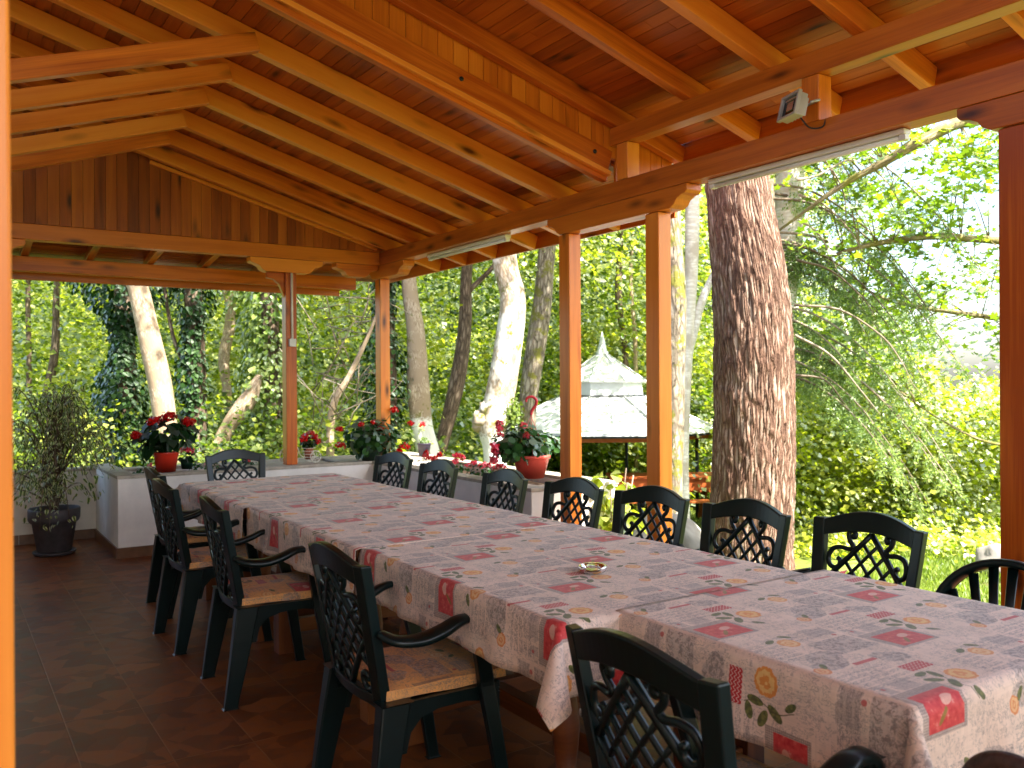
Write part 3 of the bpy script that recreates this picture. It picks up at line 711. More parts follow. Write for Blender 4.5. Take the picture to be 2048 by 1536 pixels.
# ------------------------------------------------------------------ chairs
SHARED = {}
def monobloc(label, kind='lattice', group='green plastic garden chairs around the long table'):
    t = thing('garden_chair', label, 'chair', (0, 0, 0), 0, group)
    TILT = .17
    def BP(s, tt, d=0):     # point of the backrest plane: s sideways, tt up from the seat, d thickness towards the front
        curve = -.035*(1-(s/.24)**2)
        return Vector((s, -.190 - tt*TILT*1.15 + curve + d, .415 + tt))
    if kind == 'lattice':
        # frame loops
        def outer(k):
            return k
        def topz(s, base, rise): return base + rise*(1-(s/.235)**2)
        N = 20; out = []; inn = []
        def strip(A, B, th=.030):
            """solid strip between two polylines of (s,t)"""
            mb_ = fr; n = len(A); V = []
            for (a, c) in zip(A, B):
                V += [BP(a[0], a[1], -th/2), BP(c[0], c[1], -th/2), BP(c[0], c[1], th/2), BP(a[0], a[1], th/2)]
            F = []
            for i in range(n-1):
                o = i*4
                for k in range(4): F.append([o+k, o+(k+1) % 4, o+4+(k+1) % 4, o+4+k])
            F.append([0, 3, 2, 1]); F.append([(n-1)*4+k for k in range(4)])
            mb_.add(V, F, None, False)
        fr = MB()
        ss = np.linspace(-.195, .195, 17)
        strip([(s, .435+.045*math.cos(s/.195*PI/2)) for s in ss], [(s, .372+.03*math.cos(s/.195*PI/2)) for s in ss])
        for sg in (-1, 1):
            tt = np.linspace(0, .44, 9)
            strip([(sg*(.205+.03*q/.44), q) for q in tt], [(sg*(.158+.032*q/.44), q) for q in tt], .034)
            strip([(sg*.190, .372), (sg*.237, .375)], [(sg*.190, .437), (sg*.232, .442)], .036) if False else None
        strip([(s, .03) for s in ss], [(s, -.012) for s in ss], .03)
        fr.build('back_frame', 'chair_plastic', t, .005)
        la = MB(); W, H0, H1 = .165, .02, .395; hm = (H0+H1)/2; hh = (H1-H0)/2
        def bar(p, q, r_):
            pts = [BP(p[0]+(q[0]-p[0])*k/4, p[1]+(q[1]-p[1])*k/4) for k in range(5)]
            la.tube(pts, r_, 6, True, (1, 1))
        n = 5
        for k in range(n+1):
            f = k/n; r_ = .0105 if k in (0, n) else .0066
            bar((-W*(1-f)*1.0 + 0*f, hm+hh*f) if False else (W*(-1+f), hm+hh*f), (W*f, hm-hh*(1-f)), r_)
            bar((W*(1-f), hm+hh*f), (-W*f, hm-hh*(1-f)), r_)
        # scrolls in the four corners
        def scroll(pts): 
            sp = smooth_path([(*p, 0) for p in pts], 5); la.tube([BP(p[0], p[1]) for p in sp], [.0098]*len(sp), 6)
        for sg in (-1, 1):
            scroll([(sg*.082, .382), (sg*.070, .374), (sg*.066, .388), (sg*.080, .400), (sg*.094, .388), (sg*.088, .362), (sg*.070, .340), (sg*.085, .328), (sg*.120, .332), (sg*.152, .322), (sg*.166, .290), (sg*.158, .262), (sg*.138, .252), (sg*.120, .262), (sg*.118, .282), (sg*.130, .290)])
            scroll([(sg*.118, .160), (sg*.128, .135), (sg*.155, .120), (sg*.166, .090), (sg*.160, .055), (sg*.135, .035), (sg*.105, .040), (sg*.098, .068), (sg*.112, .086), (sg*.130, .080), (sg*.130, .062)])
        la.build('lattice', 'chair_plastic', t)
    else:
        fr = MB(); pts = []
        for k in range(25):
            a = PI*k/24; pts.append(BP(-.235*math.cos(a)*(1.0), .10+.275*math.sin(a)**.75 if 0 < k < 24 else .02))
        fr.tube(pts, .034, 10, True, (.42, 1.0), up=(0, 1, .2)); fr.build('back_frame', 'chair_plastic', t)
        la = MB()
        for k in range(-3, 4):
            s0, s1 = k*.030, k*.062; top = .10+.265*math.sqrt(max(0, 1-(s1/.235)**2))
            la.tube([BP(s0, .0), BP((s0+s1)/2, top*.5), BP(s1, top)], [.013, .015, .018], 8, True, (1, .35), up=(0, 1, .2))
        la.build('slats', 'chair_plastic', t)
    se = MB(); n = 12; V = []; F = []
    for j in range(n+1):
        for i in range(n+1):
            a = i/n*2-1; c = j/n*2-1
            w = .225+.012*c
            z = .425-.014*(1-a*a)*(1-c*c) - (.02*max(0, c-.7)/.3)
            V.append((a*w, c*.20-.01, z))
    F = [[j*(n+1)+i, j*(n+1)+i+1, (j+1)*(n+1)+i+1, (j+1)*(n+1)+i] for j in range(n) for i in range(n)]
    se.add(V, F, None, True)
    V2 = [(x, y, z-.012) for x, y, z in V]; se.add(V2, [f[::-1] for f in F], None, True)
    # apron
    for sg in (-1, 1):
        prof = [(-.20, .425), (.18, .425), (.18, .33), (.165, .345), (.13, .375), (.06, .388), (-.04, .385), (-.10, .368), (-.135, .33), (-.15, .27), (-.20, .27)]
        se.prism(prof, (sg, 0, 0), .014, (sg*.222, 0, 0), (0, 1, 0), (0, 0, 1))
    for yy in (-.205, .178):
        prof = [(-.222, .425), (.222, .425), (.222, .32), (.19, .36), (.12, .385), (-.12, .385), (-.19, .36), (-.222, .32)]
        se.prism(prof, (0, 1, 0), .014, (0, yy, 0), (1, 0, 0), (0, 0, 1))
    se.build('seat', 'chair_plastic', t)
    for sg in (-1, 1):
        am = MB()
        back = BP(sg*.222, .23)
        path = smooth_path([(back.x, back.y+.01, back.z), (sg*.268, -.195, .628), (sg*.276, -.12, .622), (sg*.280, -.05, .638), (sg*.280, .005, .660), (sg*.278, .045, .664), (sg*.277, .078, .655), (sg*.276, .094, .630), (sg*.275, .097, .60)], 4)
        L = len(path); rad = [.017+.013*math.sin(PI*min(1, (k+2)/(L*.75))) if k < L*.6 else .025 for k in range(L)]
        am.tube(path, rad, 12, True, (1.0, .52))
        am.build('arm', 'chair_plastic', t)
        for (x0, y0, x1, y1, w0) in ((sg*.246, .125, sg*.264, .195, .027), (sg*.218, -.185, sg*.238, -.262, .048)):
            lg = MB(); z0 = .43; V = []; m_ = 6
            # L-section tapered leg
            for k in range(m_+1):
                f = k/m_; w = w0*(1-f)+(.028 if y0 < 0 else .022)*f; cx = x0+(x1-x0)*f; cy = y0+(y1-y0)*f; z = z0*(1-f); bow = .006*math.sin(PI*f)
                for (a, c) in ((-1, -1), (1, -1), (1, 1), (-1, 1)): V.append((cx+a*w*.62+sg*bow, cy+c*w, z))
            if y0 > 0:   # the front leg runs on up into the arm
                top_ = []
                for k in range(5):
                    f = k/4; cx = sg*(.276*(1-f)+.2465*f); cy = .074*(1-f)+.124*f; z = .655*(1-f)+.445*f
                    for (a, c) in ((-1, -1), (1, -1), (1, 1), (-1, 1)): top_.append((cx+a*.0165, cy+c*(.024+.002*f), z))
                V = top_+V; m_ += 5
            F = []
            for k in range(m_):
                o = k*4
                for q in range(4): F.append([o+q, o+4+q, o+4+(q+1) % 4, o+(q+1) % 4])
            F.append([m_*4+q for q in range(4)]); F.append([3, 2, 1, 0])
            lg.add(V, F, None, False); lg.build('leg', 'chair_plastic', t, .006)
    return t
# rz turns the chair's front (+y) to face the table
chairs = [  # x, y, rz(deg), label
    (1.462, 1.33, -91, 'dark green lattice-back chair nearest the camera, beside the hanging cloth corner'),
    (1.342, 2.63, -91, 'dark green armchair second from the camera on the left side of the table'),
    (1.32, 4.03, -93, 'dark green armchair third from the camera on the left side of the table'),
    (1.30, 4.97, -89, 'dark green armchair fourth from the camera on the left side of the table'),
    (1.400, 5.73, -90, 'dark green armchair farthest from the camera on the left side of the table'),
    (1.945, 6.545, 184, 'dark green chair at the far head of the table before the white planter'),
    (2.672, 2.02, 90, 'lattice-back garden-side chair right of the pine trunk, next to the round-backed chair'),
    (2.595, 2.56, 89, 'lattice-back garden-side chair in front of the thick pine trunk'),
    (2.592, 3.12, 94, 'lattice-back garden-side chair in front of the right one of the paired posts'),
    (2.525, 3.66, 91, 'lattice-back garden-side chair in front of the left one of the paired posts'),
    (2.485, 4.28, 88, 'lattice-back garden-side chair in front of the coral hanging pot'),
    (2.480, 5.06, 91, 'lattice-back garden-side chair under the pink flowers of the planter'),
    (2.515, 5.78, 97, 'lattice-back garden-side chair nearest the planter corner'),
]
proto = monobloc(chairs[0][3]); proto.location = (chairs[0][0], chairs[0][1], 0); proto.rotation_euler.z = math.radians(chairs[0][2])
for (x, y, a, lab) in chairs[1:]: dup(proto, (x, y, 0), math.radians(a), lab)
fan = monobloc('dark green plastic chair with a round arched back of vertical slats at the right edge', 'fan')
fan.location = (2.665, 1.49, 0); fan.rotation_euler.z = math.radians(90)
# cushions
def cushion(label, chair_i):
    x, y, a, _ = chairs[chair_i]
    mb = MB(); n = 14; V = []; UV = []
    for j in range(n+1):
        for i in range(n+1):
            p = i/n*2-1; q = j/n*2-1
            pw = abs(p)**6; qw = abs(q)**6
            V.append((p*.208, q*.212+.010, .472-.012*max(pw, qw)+.003*math.sin(p*7)*math.cos(q*5)))
    F = [[j*(n+1)+i, j*(n+1)+i+1, (j+1)*(n+1)+i+1, (j+1)*(n+1)+i] for j in range(n) for i in range(n)]
    off = chair_i*.77
    def uvs(F, V): return [[(V[k][0]+off, V[k][1]+off*.6) for k in f] for f in F]
    mb.add(V, F, uvs(F, V), True)
    # side band
    ring = [i for i in range(n+1)] + [(j*(n+1)+n) for j in range(1, n+1)] + [(n*(n+1)+i) for i in range(n-1, -1, -1)] + [j*(n+1) for j in range(n-1, 0, -1)]
    S = []; m_ = len(ring)
    for k in ring: S.append(V[k])
    for k in ring: S.append((V[k][0]*1.012, (V[k][1]-.008)*1.012+.008, .428+.003*math.sin(k*1.3)))
    SF = [[k, m_+k, m_+(k+1) % m_, (k+1) % m_] for k in range(m_)]
    mb.add(S, SF, [[(off+k*.03, .3), (off+k*.03, .335), (off+(k+1)*.03, .335), (off+(k+1)*.03, .3)] for k in range(m_)], True)
    mb.add([(p[0], p[1], .428) for p in (V[0], V[n], V[-1], V[n*(n+1)])], [[3, 2, 1, 0]], None)
    o = mb.build('seat_cushion', 'cushion_cloth'); o.location = (x, y, 0); o.rotation_euler.z = math.radians(a)
    tag(o, label, 'cushion', 'printed seat cushions')
cushion('square cushion in printed cloth on the chair nearest the camera', 0)
cushion('square cushion in printed cloth with red zigzag edge on the second chair from the camera', 1)
cushion('square cushion in printed cloth on the third chair of the left row', 2)
cushion('square cushion in printed cloth on the fourth chair of the left row', 3)
cushion('square cushion in printed cloth on the farthest chair of the left row', 4)

# ------------------------------------------------------------------ tables
def table(label, x0, x1, y0, y1):
    t = thing('wooden_table', label, 'table', ((x0+x1)/2, (y0+y1)/2, 0), 0, 'wooden tables set end to end under the cloths')
    hx, hy = (x1-x0)/2, (y1-y0)/2
    mb = MB(); mb.box((0, 0, .727), (2*hx-.01, 2*hy-.01, .036)); mb.build('tabletop', 'table_wood', t, .004)
    mb = MB()
    for s in (-1, 1):
        mb.box((0, s*(hy-.10), .665), (2*hx-.18, .03, .085)); mb.box((s*(hx-.10), 0, .665), (.03, 2*hy-.24, .085))
    mb.build('apron', 'table_wood', t, .003)
    for sx in (-1, 1):
        for sy in (-1, 1):
            mb = MB(); c = (sx*(hx-.13), sy*(hy-.14), 0)
            mb.box((c[0], c[1], .62), (.085, .085, .17), axis=2); mb.box((c[0], c[1], .11), (.085, .085, .22), axis=2)
            mb.lathe([(.040, .22), (.030, .235), (.042, .25), (.030, .27), (.038, .34), (.043, .40), (.034, .47), (.026, .495), (.041, .51), (.030, .535)], (c[0], c[1], 0), 16)
            mb.build('leg', 'table_wood', t, .003)
    mb = MB()
    for sy in (-1, 1): mb.box((0, sy*(hy-.14), .13), (2*hx-.35, .05, .07))
    mb.box((0, 0, .13), (.06, 2*hy-.34, .07)); mb.build('stretcher', 'table_wood', t, .003)
table('turned-leg wooden table under the near tablecloth', 1.61, 2.53, 1.01, 1.90)
table('turned-leg wooden table under the second tablecloth from the camera', 1.40, 2.43, 1.905, 3.20)
table('turned-leg wooden table under the third tablecloth from the camera', 1.375, 2.405, 3.205, 4.60)
table('turned-leg wooden table under the far tablecloth', 1.355, 2.385, 4.605, 5.98)
def tablecloth(label, x0, x1, y0, y1, dx, dy0, dy1, zt, seed, lapx=None, uvo=(0, 0)):
    """dx: side overhang, dy0/dy1 end overhang (0 = flat end); lapx: near end hangs only left of this x"""
    st = .0225
    a = np.arange(x0-dx, x1+dx+1e-6, st); c = np.arange(y0-dy0, y1+dy1+1e-6, st)
    V = []; nz_ = mnoise.noise; tops = []
    for yy in c:
        for xx in a:
            ex = min(0, xx-x0)+max(0, xx-x1); ey = (min(0, yy-y0) if dy0 > .06 else 0) + (max(0, yy-y1) if dy1 > .06 else 0)
            if lapx is not None and ey < 0:
                k_ = min(1, max(0, (lapx-xx)/.05)); ey *= k_
                if k_ == 0: 
                    V.append((xx, min(max(yy, y0-.02), y1), zt-.002)); continue
            r_ = math.hypot(ex, ey)
            zz = zt + .0012*nz_(Vector((xx*3+seed, yy*3, 0))) + .0015*nz_(Vector((xx*1.1, yy*9, seed)))
            if r_ < 1e-6: V.append((xx, yy, zz)); continue
            bx_ = min(max(xx, x0), x1); by_ = yy if ey == 0 else min(max(yy, y0), y1)
            d = r_; ux, uy = ex/r_, ey/r_
            corner = abs(2*ux*uy)
            s_ = yy if abs(ex) > abs(ey) else xx
            wave = (math.sin(s_*13+seed)+.6*math.sin(s_*29+seed*2.1)+.8*nz_(Vector((s_*4, seed, 0))))
            outv = .008 + d*(.05 + .07*wave*min(1, d/.12)*(1-corner) + .75*corner**1.5)
            outv = max(outv, .008 if ey == 0 else .012)
            drop = math.sqrt(max(d*d-(outv*.8)**2, 0)) if d > .012 else d*.6
            V.append((bx_+ux*outv, by_+uy*outv, zz-drop))
    n = len(a); m_ = len(c)
    F = [[j*n+i, j*n+i+1, (j+1)*n+i+1, (j+1)*n+i] for j in range(m_-1) for i in range(n-1)]
    UV = [[(a[k % n]+uvo[0], c[k//n]+uvo[1]) for k in f] for f in F]
    mb = MB(); mb.add(V, F, UV, True); o = mb.build('tablecloth', 'cloth')
    so_ = o.modifiers.new('thick', 'SOLIDIFY'); so_.thickness = .0015; so_.offset = 1
    return tag(o, label, 'tablecloth', 'printed tablecloths on the long table')
tablecloth('printed tablecloth nearest the camera, with a red square on its front corner', 1.60, 2.54, 1.0, 1.885, .20, .27, .025, .7525, 1.3, uvo=(-1.60-.010, -.88))
tablecloth('second printed tablecloth, with the glass ashtray and a pointed corner hanging down', 1.39, 2.44, 1.885, 3.2, .18, .20, 0, .7495, 4.1, lapx=1.60, uvo=(-1.58, -.885))
tablecloth('third printed tablecloth from the camera on the long table', 1.37, 2.41, 3.18, 4.62, .19, 0, 0, .7520, 2.2, uvo=(-1.52, -.75))
tablecloth('far printed tablecloth reaching the far head of the table', 1.345, 2.395, 4.60, 6.0, .19, 0, .2, .7495, 6.4, uvo=(-1.56, -.9))
# ashtray
mb = MB(); mb.lathe([(0, .006), (.036, .006), (.040, .012), (.046, .026), (.052, .028), (.056, .023), (.050, .004), (.044, 0), (0, 0)], n=32)
o = mb.build('ashtray', 'glass'); o.scale = (.88, .88, .8); o.location = (1.862, 2.33, .7525); tag(o, 'small round clear glass ashtray on the printed tablecloth', 'ashtray')

# brown armchair at the near head, only its arm loop reaches the picture
t = thing('brown_armchair', 'dark brown armchair with a looped arm at the near right end of the table', 'chair', (1.84, .64, 0))
for s in (-1, 1):
    mb = MB()
    lp = [(s*.30, -.24, .46), (s*.30, -.22, .62), (s*.30, -.05, .70)] + [(s*.30, .135+.085*math.cos(a), .655+.085*math.sin(a)) for a in np.linspace(PI*.75, -PI*.55, 12)] + [(s*.29, .08, .50), (s*.27, .16, .43)]
    mb.tube(smooth_path(lp, 3), .017, 10); mb.build('arm', 'rust_brown', t)
    for yy in (-.22, .2):
        mb = MB(); mb.tube([(s*.25, yy, .44), (s*.27, yy*1.15, 0)], [.018, .015], 10); mb.build('leg', 'rust_brown', t)
mb = MB(); mb.lathe([(0, .445), (.25, .45), (.265, .435), (.25, .42), (0, .42)], n=28); mb.build('seat', 'rust_brown', t)
mb = MB(); mb.tube(smooth_path([(-.25, -.22, .44), (-.24, -.28, .75), (-.12, -.31, .88), (.12, -.31, .88), (.24, -.28, .75), (.25, -.22, .44)], 5), .016, 10)
for s in (-.1, 0, .1): mb.tube([(s, -.23, .44), (s*1.1, -.31, .875)], .009, 8)
mb.build('backrest', 'rust_brown', t)

# ------------------------------------------------------------------ potted plants
def pot(mb, r0, r1, h, rim=.012, n=32, c=(0, 0, 0)):
    mb.lathe([(0, .003), (r0, .003), (r0*1.01, 0), (r0+(r1-r0)*.85, h*.84), (r1-.002, h*.86), (r1+rim*.6, h*.87), (r1+rim*.6, h*.985), (r1+rim*.4, h), (r1-.004, h), (r1-.012, h*.88), (0, h*.87)], c, n)
def flower_heads(name, heads, mat, parent, r=.03, petals=46, size=.016):
    """heads: list of centres; each umbel a mesh of its own"""
    for c in heads:
        rr = r*(c[3] if len(c) > 3 else 1)
        d = rdir(petals); d[:, 2] = np.abs(d[:, 2])*.8-.15*np.random.default_rng(1).random(petals)
        pos = np.array(c[:3])+d*rr*rng.uniform(.55, 1, (petals, 1))
        leaves_mesh(name, pos, d+rdir(petals)*.5, rdir(petals), size*rng.uniform(.7, 1.25, petals), mat, parent, 'round', .5, .5)
def foliage(name, c, rad, n, size, mat, parent, shape='leaf', aspect=.5, droop=.2, shell=.5):
    d = rdir(n); rr = rng.uniform(shell, 1, (n, 1))
    pos = np.array(c)+d*rr*np.array(rad)
    nr = d*.8+rdir(n)*.5+np.array([0, 0, .5]); tg = d+rdir(n)*.4-np.array([0, 0, droop])
    return leaves_mesh(name, pos, nr, tg, size*rng.uniform(.6, 1.25, n), mat, parent, shape, aspect)
def stems(name, pts, parent, mat='geranium_leaf', r=.0025):
    mb = MB()
    for a, c in pts:
        a = np.array(a, float); c = np.array(c, float); mid = (a+c)/2+np.array([0, 0, .02])
        mb.tube(smooth_path([a, mid, c], 3), r, 5)
    return mb.build(name, mat, parent)
ZS = .668
# red pot with dark-leaved hydrangea
t = thing('potted_hydrangea', 'dark-leaved plant with red flower heads in a bright red pot on the planter corner', 'potted plant', (1.60, 7.72, ZS), 0, 'flower pots on the planter')
mb = MB(); pot(mb, .075, .10, .165, .004, 32); mb.build('pot', 'red_pot', t)
foliage('leaves', (0, .0, .32), (.23, .2, .14), 120, .115, 'dark_leaf', t, 'leaf', .42)
stems('stems', [((.02*math.cos(a), .02*math.sin(a), .14), (.13*math.cos(a), .13*math.sin(a), .34)) for a in np.linspace(0, 6, 9)], t, 'dark_leaf', .005)
flower_heads('flower_head', [(-.10, -.06, .42, 1.35), (.02, -.02, .455, 1.4), (.16, -.08, .405, 1.5), (-.24, -.04, .31, .85)], 'red_petal', t, .046, 120, .026)
t = thing('potted_hydrangea', 'single pink-red flower head in a small dark green pot beside the bright red pot', 'potted plant', (1.80, 7.86, ZS), 0, 'flower pots on the planter')
mb = MB(); pot(mb, .042, .056, .085, .003); mb.build('pot', 'green_pot', t)
foliage('leaves', (0, 0, .10), (.06, .06, .03), 24, .05, 'dark_leaf', t, 'leaf', .42)
flower_heads('flower_head', [(0, -.01, .155, 1.5)], 'pink_petal', t, .043, 120, .022)
# small wire tricycle planter
t = thing('tricycle_planter', 'little cream wire tricycle stand on the planter coping by the far post', 'ornament', (2.80, 7.80, ZS), math.radians(8))
def wheel(mb, c, r, spokes=8, th=.004):
    c = Vector(c); mb.tube([c+Vector((r*math.cos(a), 0, r*math.sin(a))) for a in np.linspace(0, 2*PI, 29)], th, 6, False)
    for k in range(spokes):
        a = 2*PI*k/spokes
        pts = smooth_path([c, c+Vector((math.cos(a)*r*.4, 0, math.sin(a)*r*.4)), c+Vector((math.cos(a+.45)*r*.75, 0, math.sin(a+.45)*r*.75)), c+Vector((math.cos(a+.15)*r, 0, math.sin(a+.15)*r))], 3)
        mb.tube(pts, th*.6, 5)
mb = MB(); wheel(mb, (-.14, -.02, .080), .078); mb.build('front_wheel', 'cream_wire', t)
for s in (-1, 1):
    mb = MB(); wheel(mb, (.12, s*.06, .055), .053, 6); mb.build('rear_wheel', 'cream_wire', t)
mb = MB()
mb.tube(smooth_path([(-.14, -.02, .08), (-.13, -.02, .15), (-.12, -.02, .205)]), .004, 6); mb.tube(smooth_path([(-.13, -.08, .19), (-.12, -.02, .205), (-.13, .04, .19)]), .004, 6)
mb.tube(smooth_path([(-.12, -.02, .17), (-.05, -.02, .15), (-.01, -.02, .07), (.05, -.02, .05), (.12, -.02, .055)]), .004, 6)
mb.tube([(.12, -.06, .055), (.12, .06, .055)], .004, 6)
for k in range(4):
    z = .05+.028*k; r = .045+.006*k
    mb.tube([(.08+r*math.cos(a), r*math.sin(a), z) for a in np.linspace(0, 2*PI, 21)], .003, 5, False)
mb.build('frame', 'cream_wire', t)
t = thing('potted_flower', 'terracotta pot of dark red flowers held by the cream wire tricycle', 'potted plant', (2.88, 7.815, ZS+.03), 0, 'flower pots on the planter')
mb = MB(); pot(mb, .03, .043, .10, .003); mb.build('pot', 'terracotta', t)
foliage('leaves', (0, 0, .155), (.07, .07, .05), 90, .035, 'dark_leaf', t, 'leaf', .5)
flower_heads('flower_head', [(-.04, -.02, .21, 1), (.01, -.03, .235, 1.1), (.05, -.02, .20, 1), (.08, -.02, .16, .8), (-.06, -.02, .18, .8)], 'red_petal', t, .036, 50, .024)
mb = MB(); mb.lathe([(0, 0), (.035, 0), (.032, .02), (.022, .05), (.028, .09), (.02, .1), (0, .1)], n=16, wob=.15)
o = mb.build('white_figurine', 'cream_wire'); o.location = (2.765, 7.86, ZS); tag(o, 'tiny whitish figurine standing behind the wire tricycle wheel', 'figurine')
# large geranium
t = thing('potted_geranium', 'large bushy geranium with scattered red flowers by the corner post', 'potted plant', (3.44, 7.66, ZS), 0, 'flower pots on the planter')
mb = MB(); pot(mb, .085, .115, .12, .005); mb.build('pot', 'green_pot', t)
foliage('leaves', (0, 0, .22), (.26, .22, .19), 520, .058, 'geranium_leaf', t, 'round', .5, 0, .35)
HD = [(-.33, -.03, .30, .8), (-.30, .02, .145, 1.2), (.0, -.08, .36, .7), (.07, -.06, .30, .6), (-.12, -.05, .34, .6), (.22, -.05, .47, 1.1), (.42, 0, .33, 1.0), (.56, .02, .32, .6), (.33, -.05, .11, 1.5), (.28, -.02, .07, .9)]
stems('stems', [((.0, 0, .15), h[:3]) for h in HD], t, 'geranium_leaf', .0028)
flower_heads('flower_head', HD, 'red_petal', t, .038, 46, .024)
# purple pot
t = thing('potted_succulent', 'small purple pot with a low grey-green succulent on the outer coping', 'potted plant', (4.07, 7.78, ZS), 0, 'flower pots on the planter')
mb = MB(); pot(mb, .05, .07, .13, .004); mb.build('pot', 'purple_pot', t)
foliage('leaves', (0, 0, .15), (.055, .055, .035), 60, .035, 'spruce_needle', t, 'leaf', .5)
# hanging coral pot
t = thing('hanging_geranium_pot', 'coral red hanging pot of trailing pink geranium with a red hook standing on the planter', 'potted plant', (3.80, 5.50, ZS), 0, 'flower pots on the planter')
mb = MB(); pot(mb, .085, .128, .155, .006, 36); mb.build('pot', 'coral_pot', t)
foliage('leaves', (-.08, .02, .23), (.19, .18, .13), 330, .052, 'geranium_leaf', t, 'round', .5, .3, .3)
foliage('leaves', (.10, .02, .22), (.15, .14, .09), 190, .04, 'geranium_leaf', t, 'leaf', .45, .3, .3)
HD = [(-.27, .03, .18, 1.1), (-.29, .0, .22, .9), (-.28, .03, .13, .9), (-.22, .05, .33, .8), (-.21, .05, .28, .8), (-.225, .04, .37, .7), (-.06, .0, .35, .7), (-.08, -.06, .29, .6)]
stems('stems', [((-.05, 0, .18), h[:3]) for h in HD], t, 'geranium_leaf', .0025)
flower_heads('flower_head', HD, 'pink_petal', t, .032, 40, .02)
mb = MB()
for a in (0, 2.1, 4.2): mb.tube([(.12*math.cos(a), .12*math.sin(a), .15), (0, 0, .42)], .0018, 5)
mb.tube(smooth_path([(0, 0, .42), (.006, -.003, .45), (.028, -.018, .49), (.03, -.02, .525), (.005, -.003, .545), (-.022, .014, .535), (-.028, .018, .51)], 5), [.011-.004*abs(k/30-.3) for k in range(31)], 8)
mb.build('hook', 'hook_red', t)
t.scale = (1.14, 1.14, 1.14)
# planter flowers (pink petunias)
pet = []
for (x, y, lab) in ((3.72, 7.02, 'red and crimson flowers growing in the planter nearest the corner'), (3.76, 6.62, 'pink flowering clump in the planter behind the second chair back'), (3.80, 6.28, 'loose coral pink clump in the planter trough'), (3.80, 5.98, 'small sparse pink clump in the planter beside the coral pot')):
    t = thing('flowering_plant', lab, 'plant', (x, y, .59), 0, 'flowers growing in the planter')
    foliage('leaves', (0, 0, .07), (.11, .12, .06), 70, .035, 'geranium_leaf', t, 'leaf', .5)
    flower_heads('flower_head', [(random.uniform(-.11, .09), random.uniform(-.14, .14), random.uniform(.10, .17), random.uniform(.7, 1.1)) for _ in range(5)], 'red_petal' if y > 7 else 'pink_petal', t, .032, 34, .02)
for (x, y, lab) in ((1.98, 7.98, 'low green weeds with a coral blossom in the trough behind the far chair'), (2.32, 7.96, 'single pink blossom in the trough right of the far chair'), (1.50, 7.98, 'low green plant with a red blossom behind the bright red pot')):
    t = thing('flowering_plant', lab, 'plant', (x, y, .59), 0, 'flowers growing in the planter')
    foliage('leaves', (0, 0, .07), (.14, .10, .05), 60, .04, 'geranium_leaf', t, 'leaf', .5)
    flower_heads('flower_head', [(0.02, -.03, .11, .8)], 'pink_petal', t, .03, 34, .02)
# ficus in the big floor pot
t = thing('potted_ficus', 'big variegated weeping fig in a grey tub on a saucer in the left corner', 'potted plant', (.80, 8.12, 0))
mb = MB(); mb.lathe([(0, .03), (.125, .03), (.13, .035), (.165, .26), (.172, .265), (.185, .275), (.195, .30), (.197, .375), (.190, .385), (.178, .38), (.172, .34), (0, .335)], n=40, wob=.006); mb.build('pot', 'grey_pot', t)
mb = MB(); mb.lathe([(0, .002), (.15, .002), (.165, .028), (.16, .032), (.145, .012), (0, .012)], n=36); mb.build('saucer', 'grey_pot', t)
mb = MB(); ftips = []
for k in range(64):
    a = random.uniform(0, 2*PI); h = random.uniform(.55, 1.42); rr = random.uniform(.18, .56)*(1 if h < 1.2 else .75)
    p0 = Vector((random.uniform(-.02, .02), random.uniform(-.02, .02), .34)); p1 = Vector((math.cos(a)*rr*.25, math.sin(a)*rr*.25, .34+(h-.34)*.7)); p2 = Vector((math.cos(a)*rr*.7, math.sin(a)*rr*.7, h)); p3 = Vector((math.cos(a)*rr*1.08, math.sin(a)*rr*1.08, h-random.uniform(.12, .42)))
    sp = smooth_path([p0, p1, p2, p3], 5); mb.tube(sp, [.007*(1-i/len(sp))+.0015 for i in range(len(sp))], 5)
    ftips.append(sp[len(sp)//3:])
mb.tube(smooth_path([(0, 0, .33), (.015, .01, .6), (-.01, 0, .95), (.02, 0, 1.2)], 5), [.022-.0007*i for i in range(16)], 10)
mb.build('stem', 'dark_bark', t)
P_ = []
for sp in ftips:
    for _ in range(38):
        i = random.randrange(len(sp)); P_.append(np.array(sp[i])+rng.normal(0, .045, 3))
P_ = np.array(P_); n = len(P_); P_[:, 2] = np.maximum(P_[:, 2], .30)
leaves_mesh('leaves', P_, rdir(n)+np.array([0, 0, .3]), P_*np.array([.6, .6, 0])+rdir(n)*.5+np.array([0, 0, -1.0]), rng.uniform(.032, .060, n), 'ficus_leaf', t, 'leaf', .30)

# ------------------------------------------------------------------ gazebo and picnic bench
gx, gy, _z = site(1.66, 16, 0); GZ = gz(gx, gy)
t = thing('gazebo', 'octagonal garden gazebo with a two-tiered grey sheet-metal roof and spike finial', 'gazebo', (gx, gy, GZ), math.radians(12))
def octring(r, z, ph=PI/8): return [(r*math.cos(ph+PI/4*k), r*math.sin(ph+PI/4*k), z) for k in range(8)]
def octroof(mb, prof):
    for i in range(len(prof)-1):
        A = octring(*prof[i]); B = octring(*prof[i+1])
        for k in range(8):
            k2 = (k+1) % 8; mb.add([A[k], A[k2], B[k2], B[k]], [[0, 1, 2, 3]], [[(0, 0), (1, 0), (1, 1), (0, 1)]])
zb = .53-GZ; 
mb = MB(); octroof(mb, [(2.10, zb-.03), (2.14, zb-.01), (2.13, zb+.03), (2.00, zb+.06), (.80, zb+.60), (.78, zb+.60), (.6, zb+.5)])
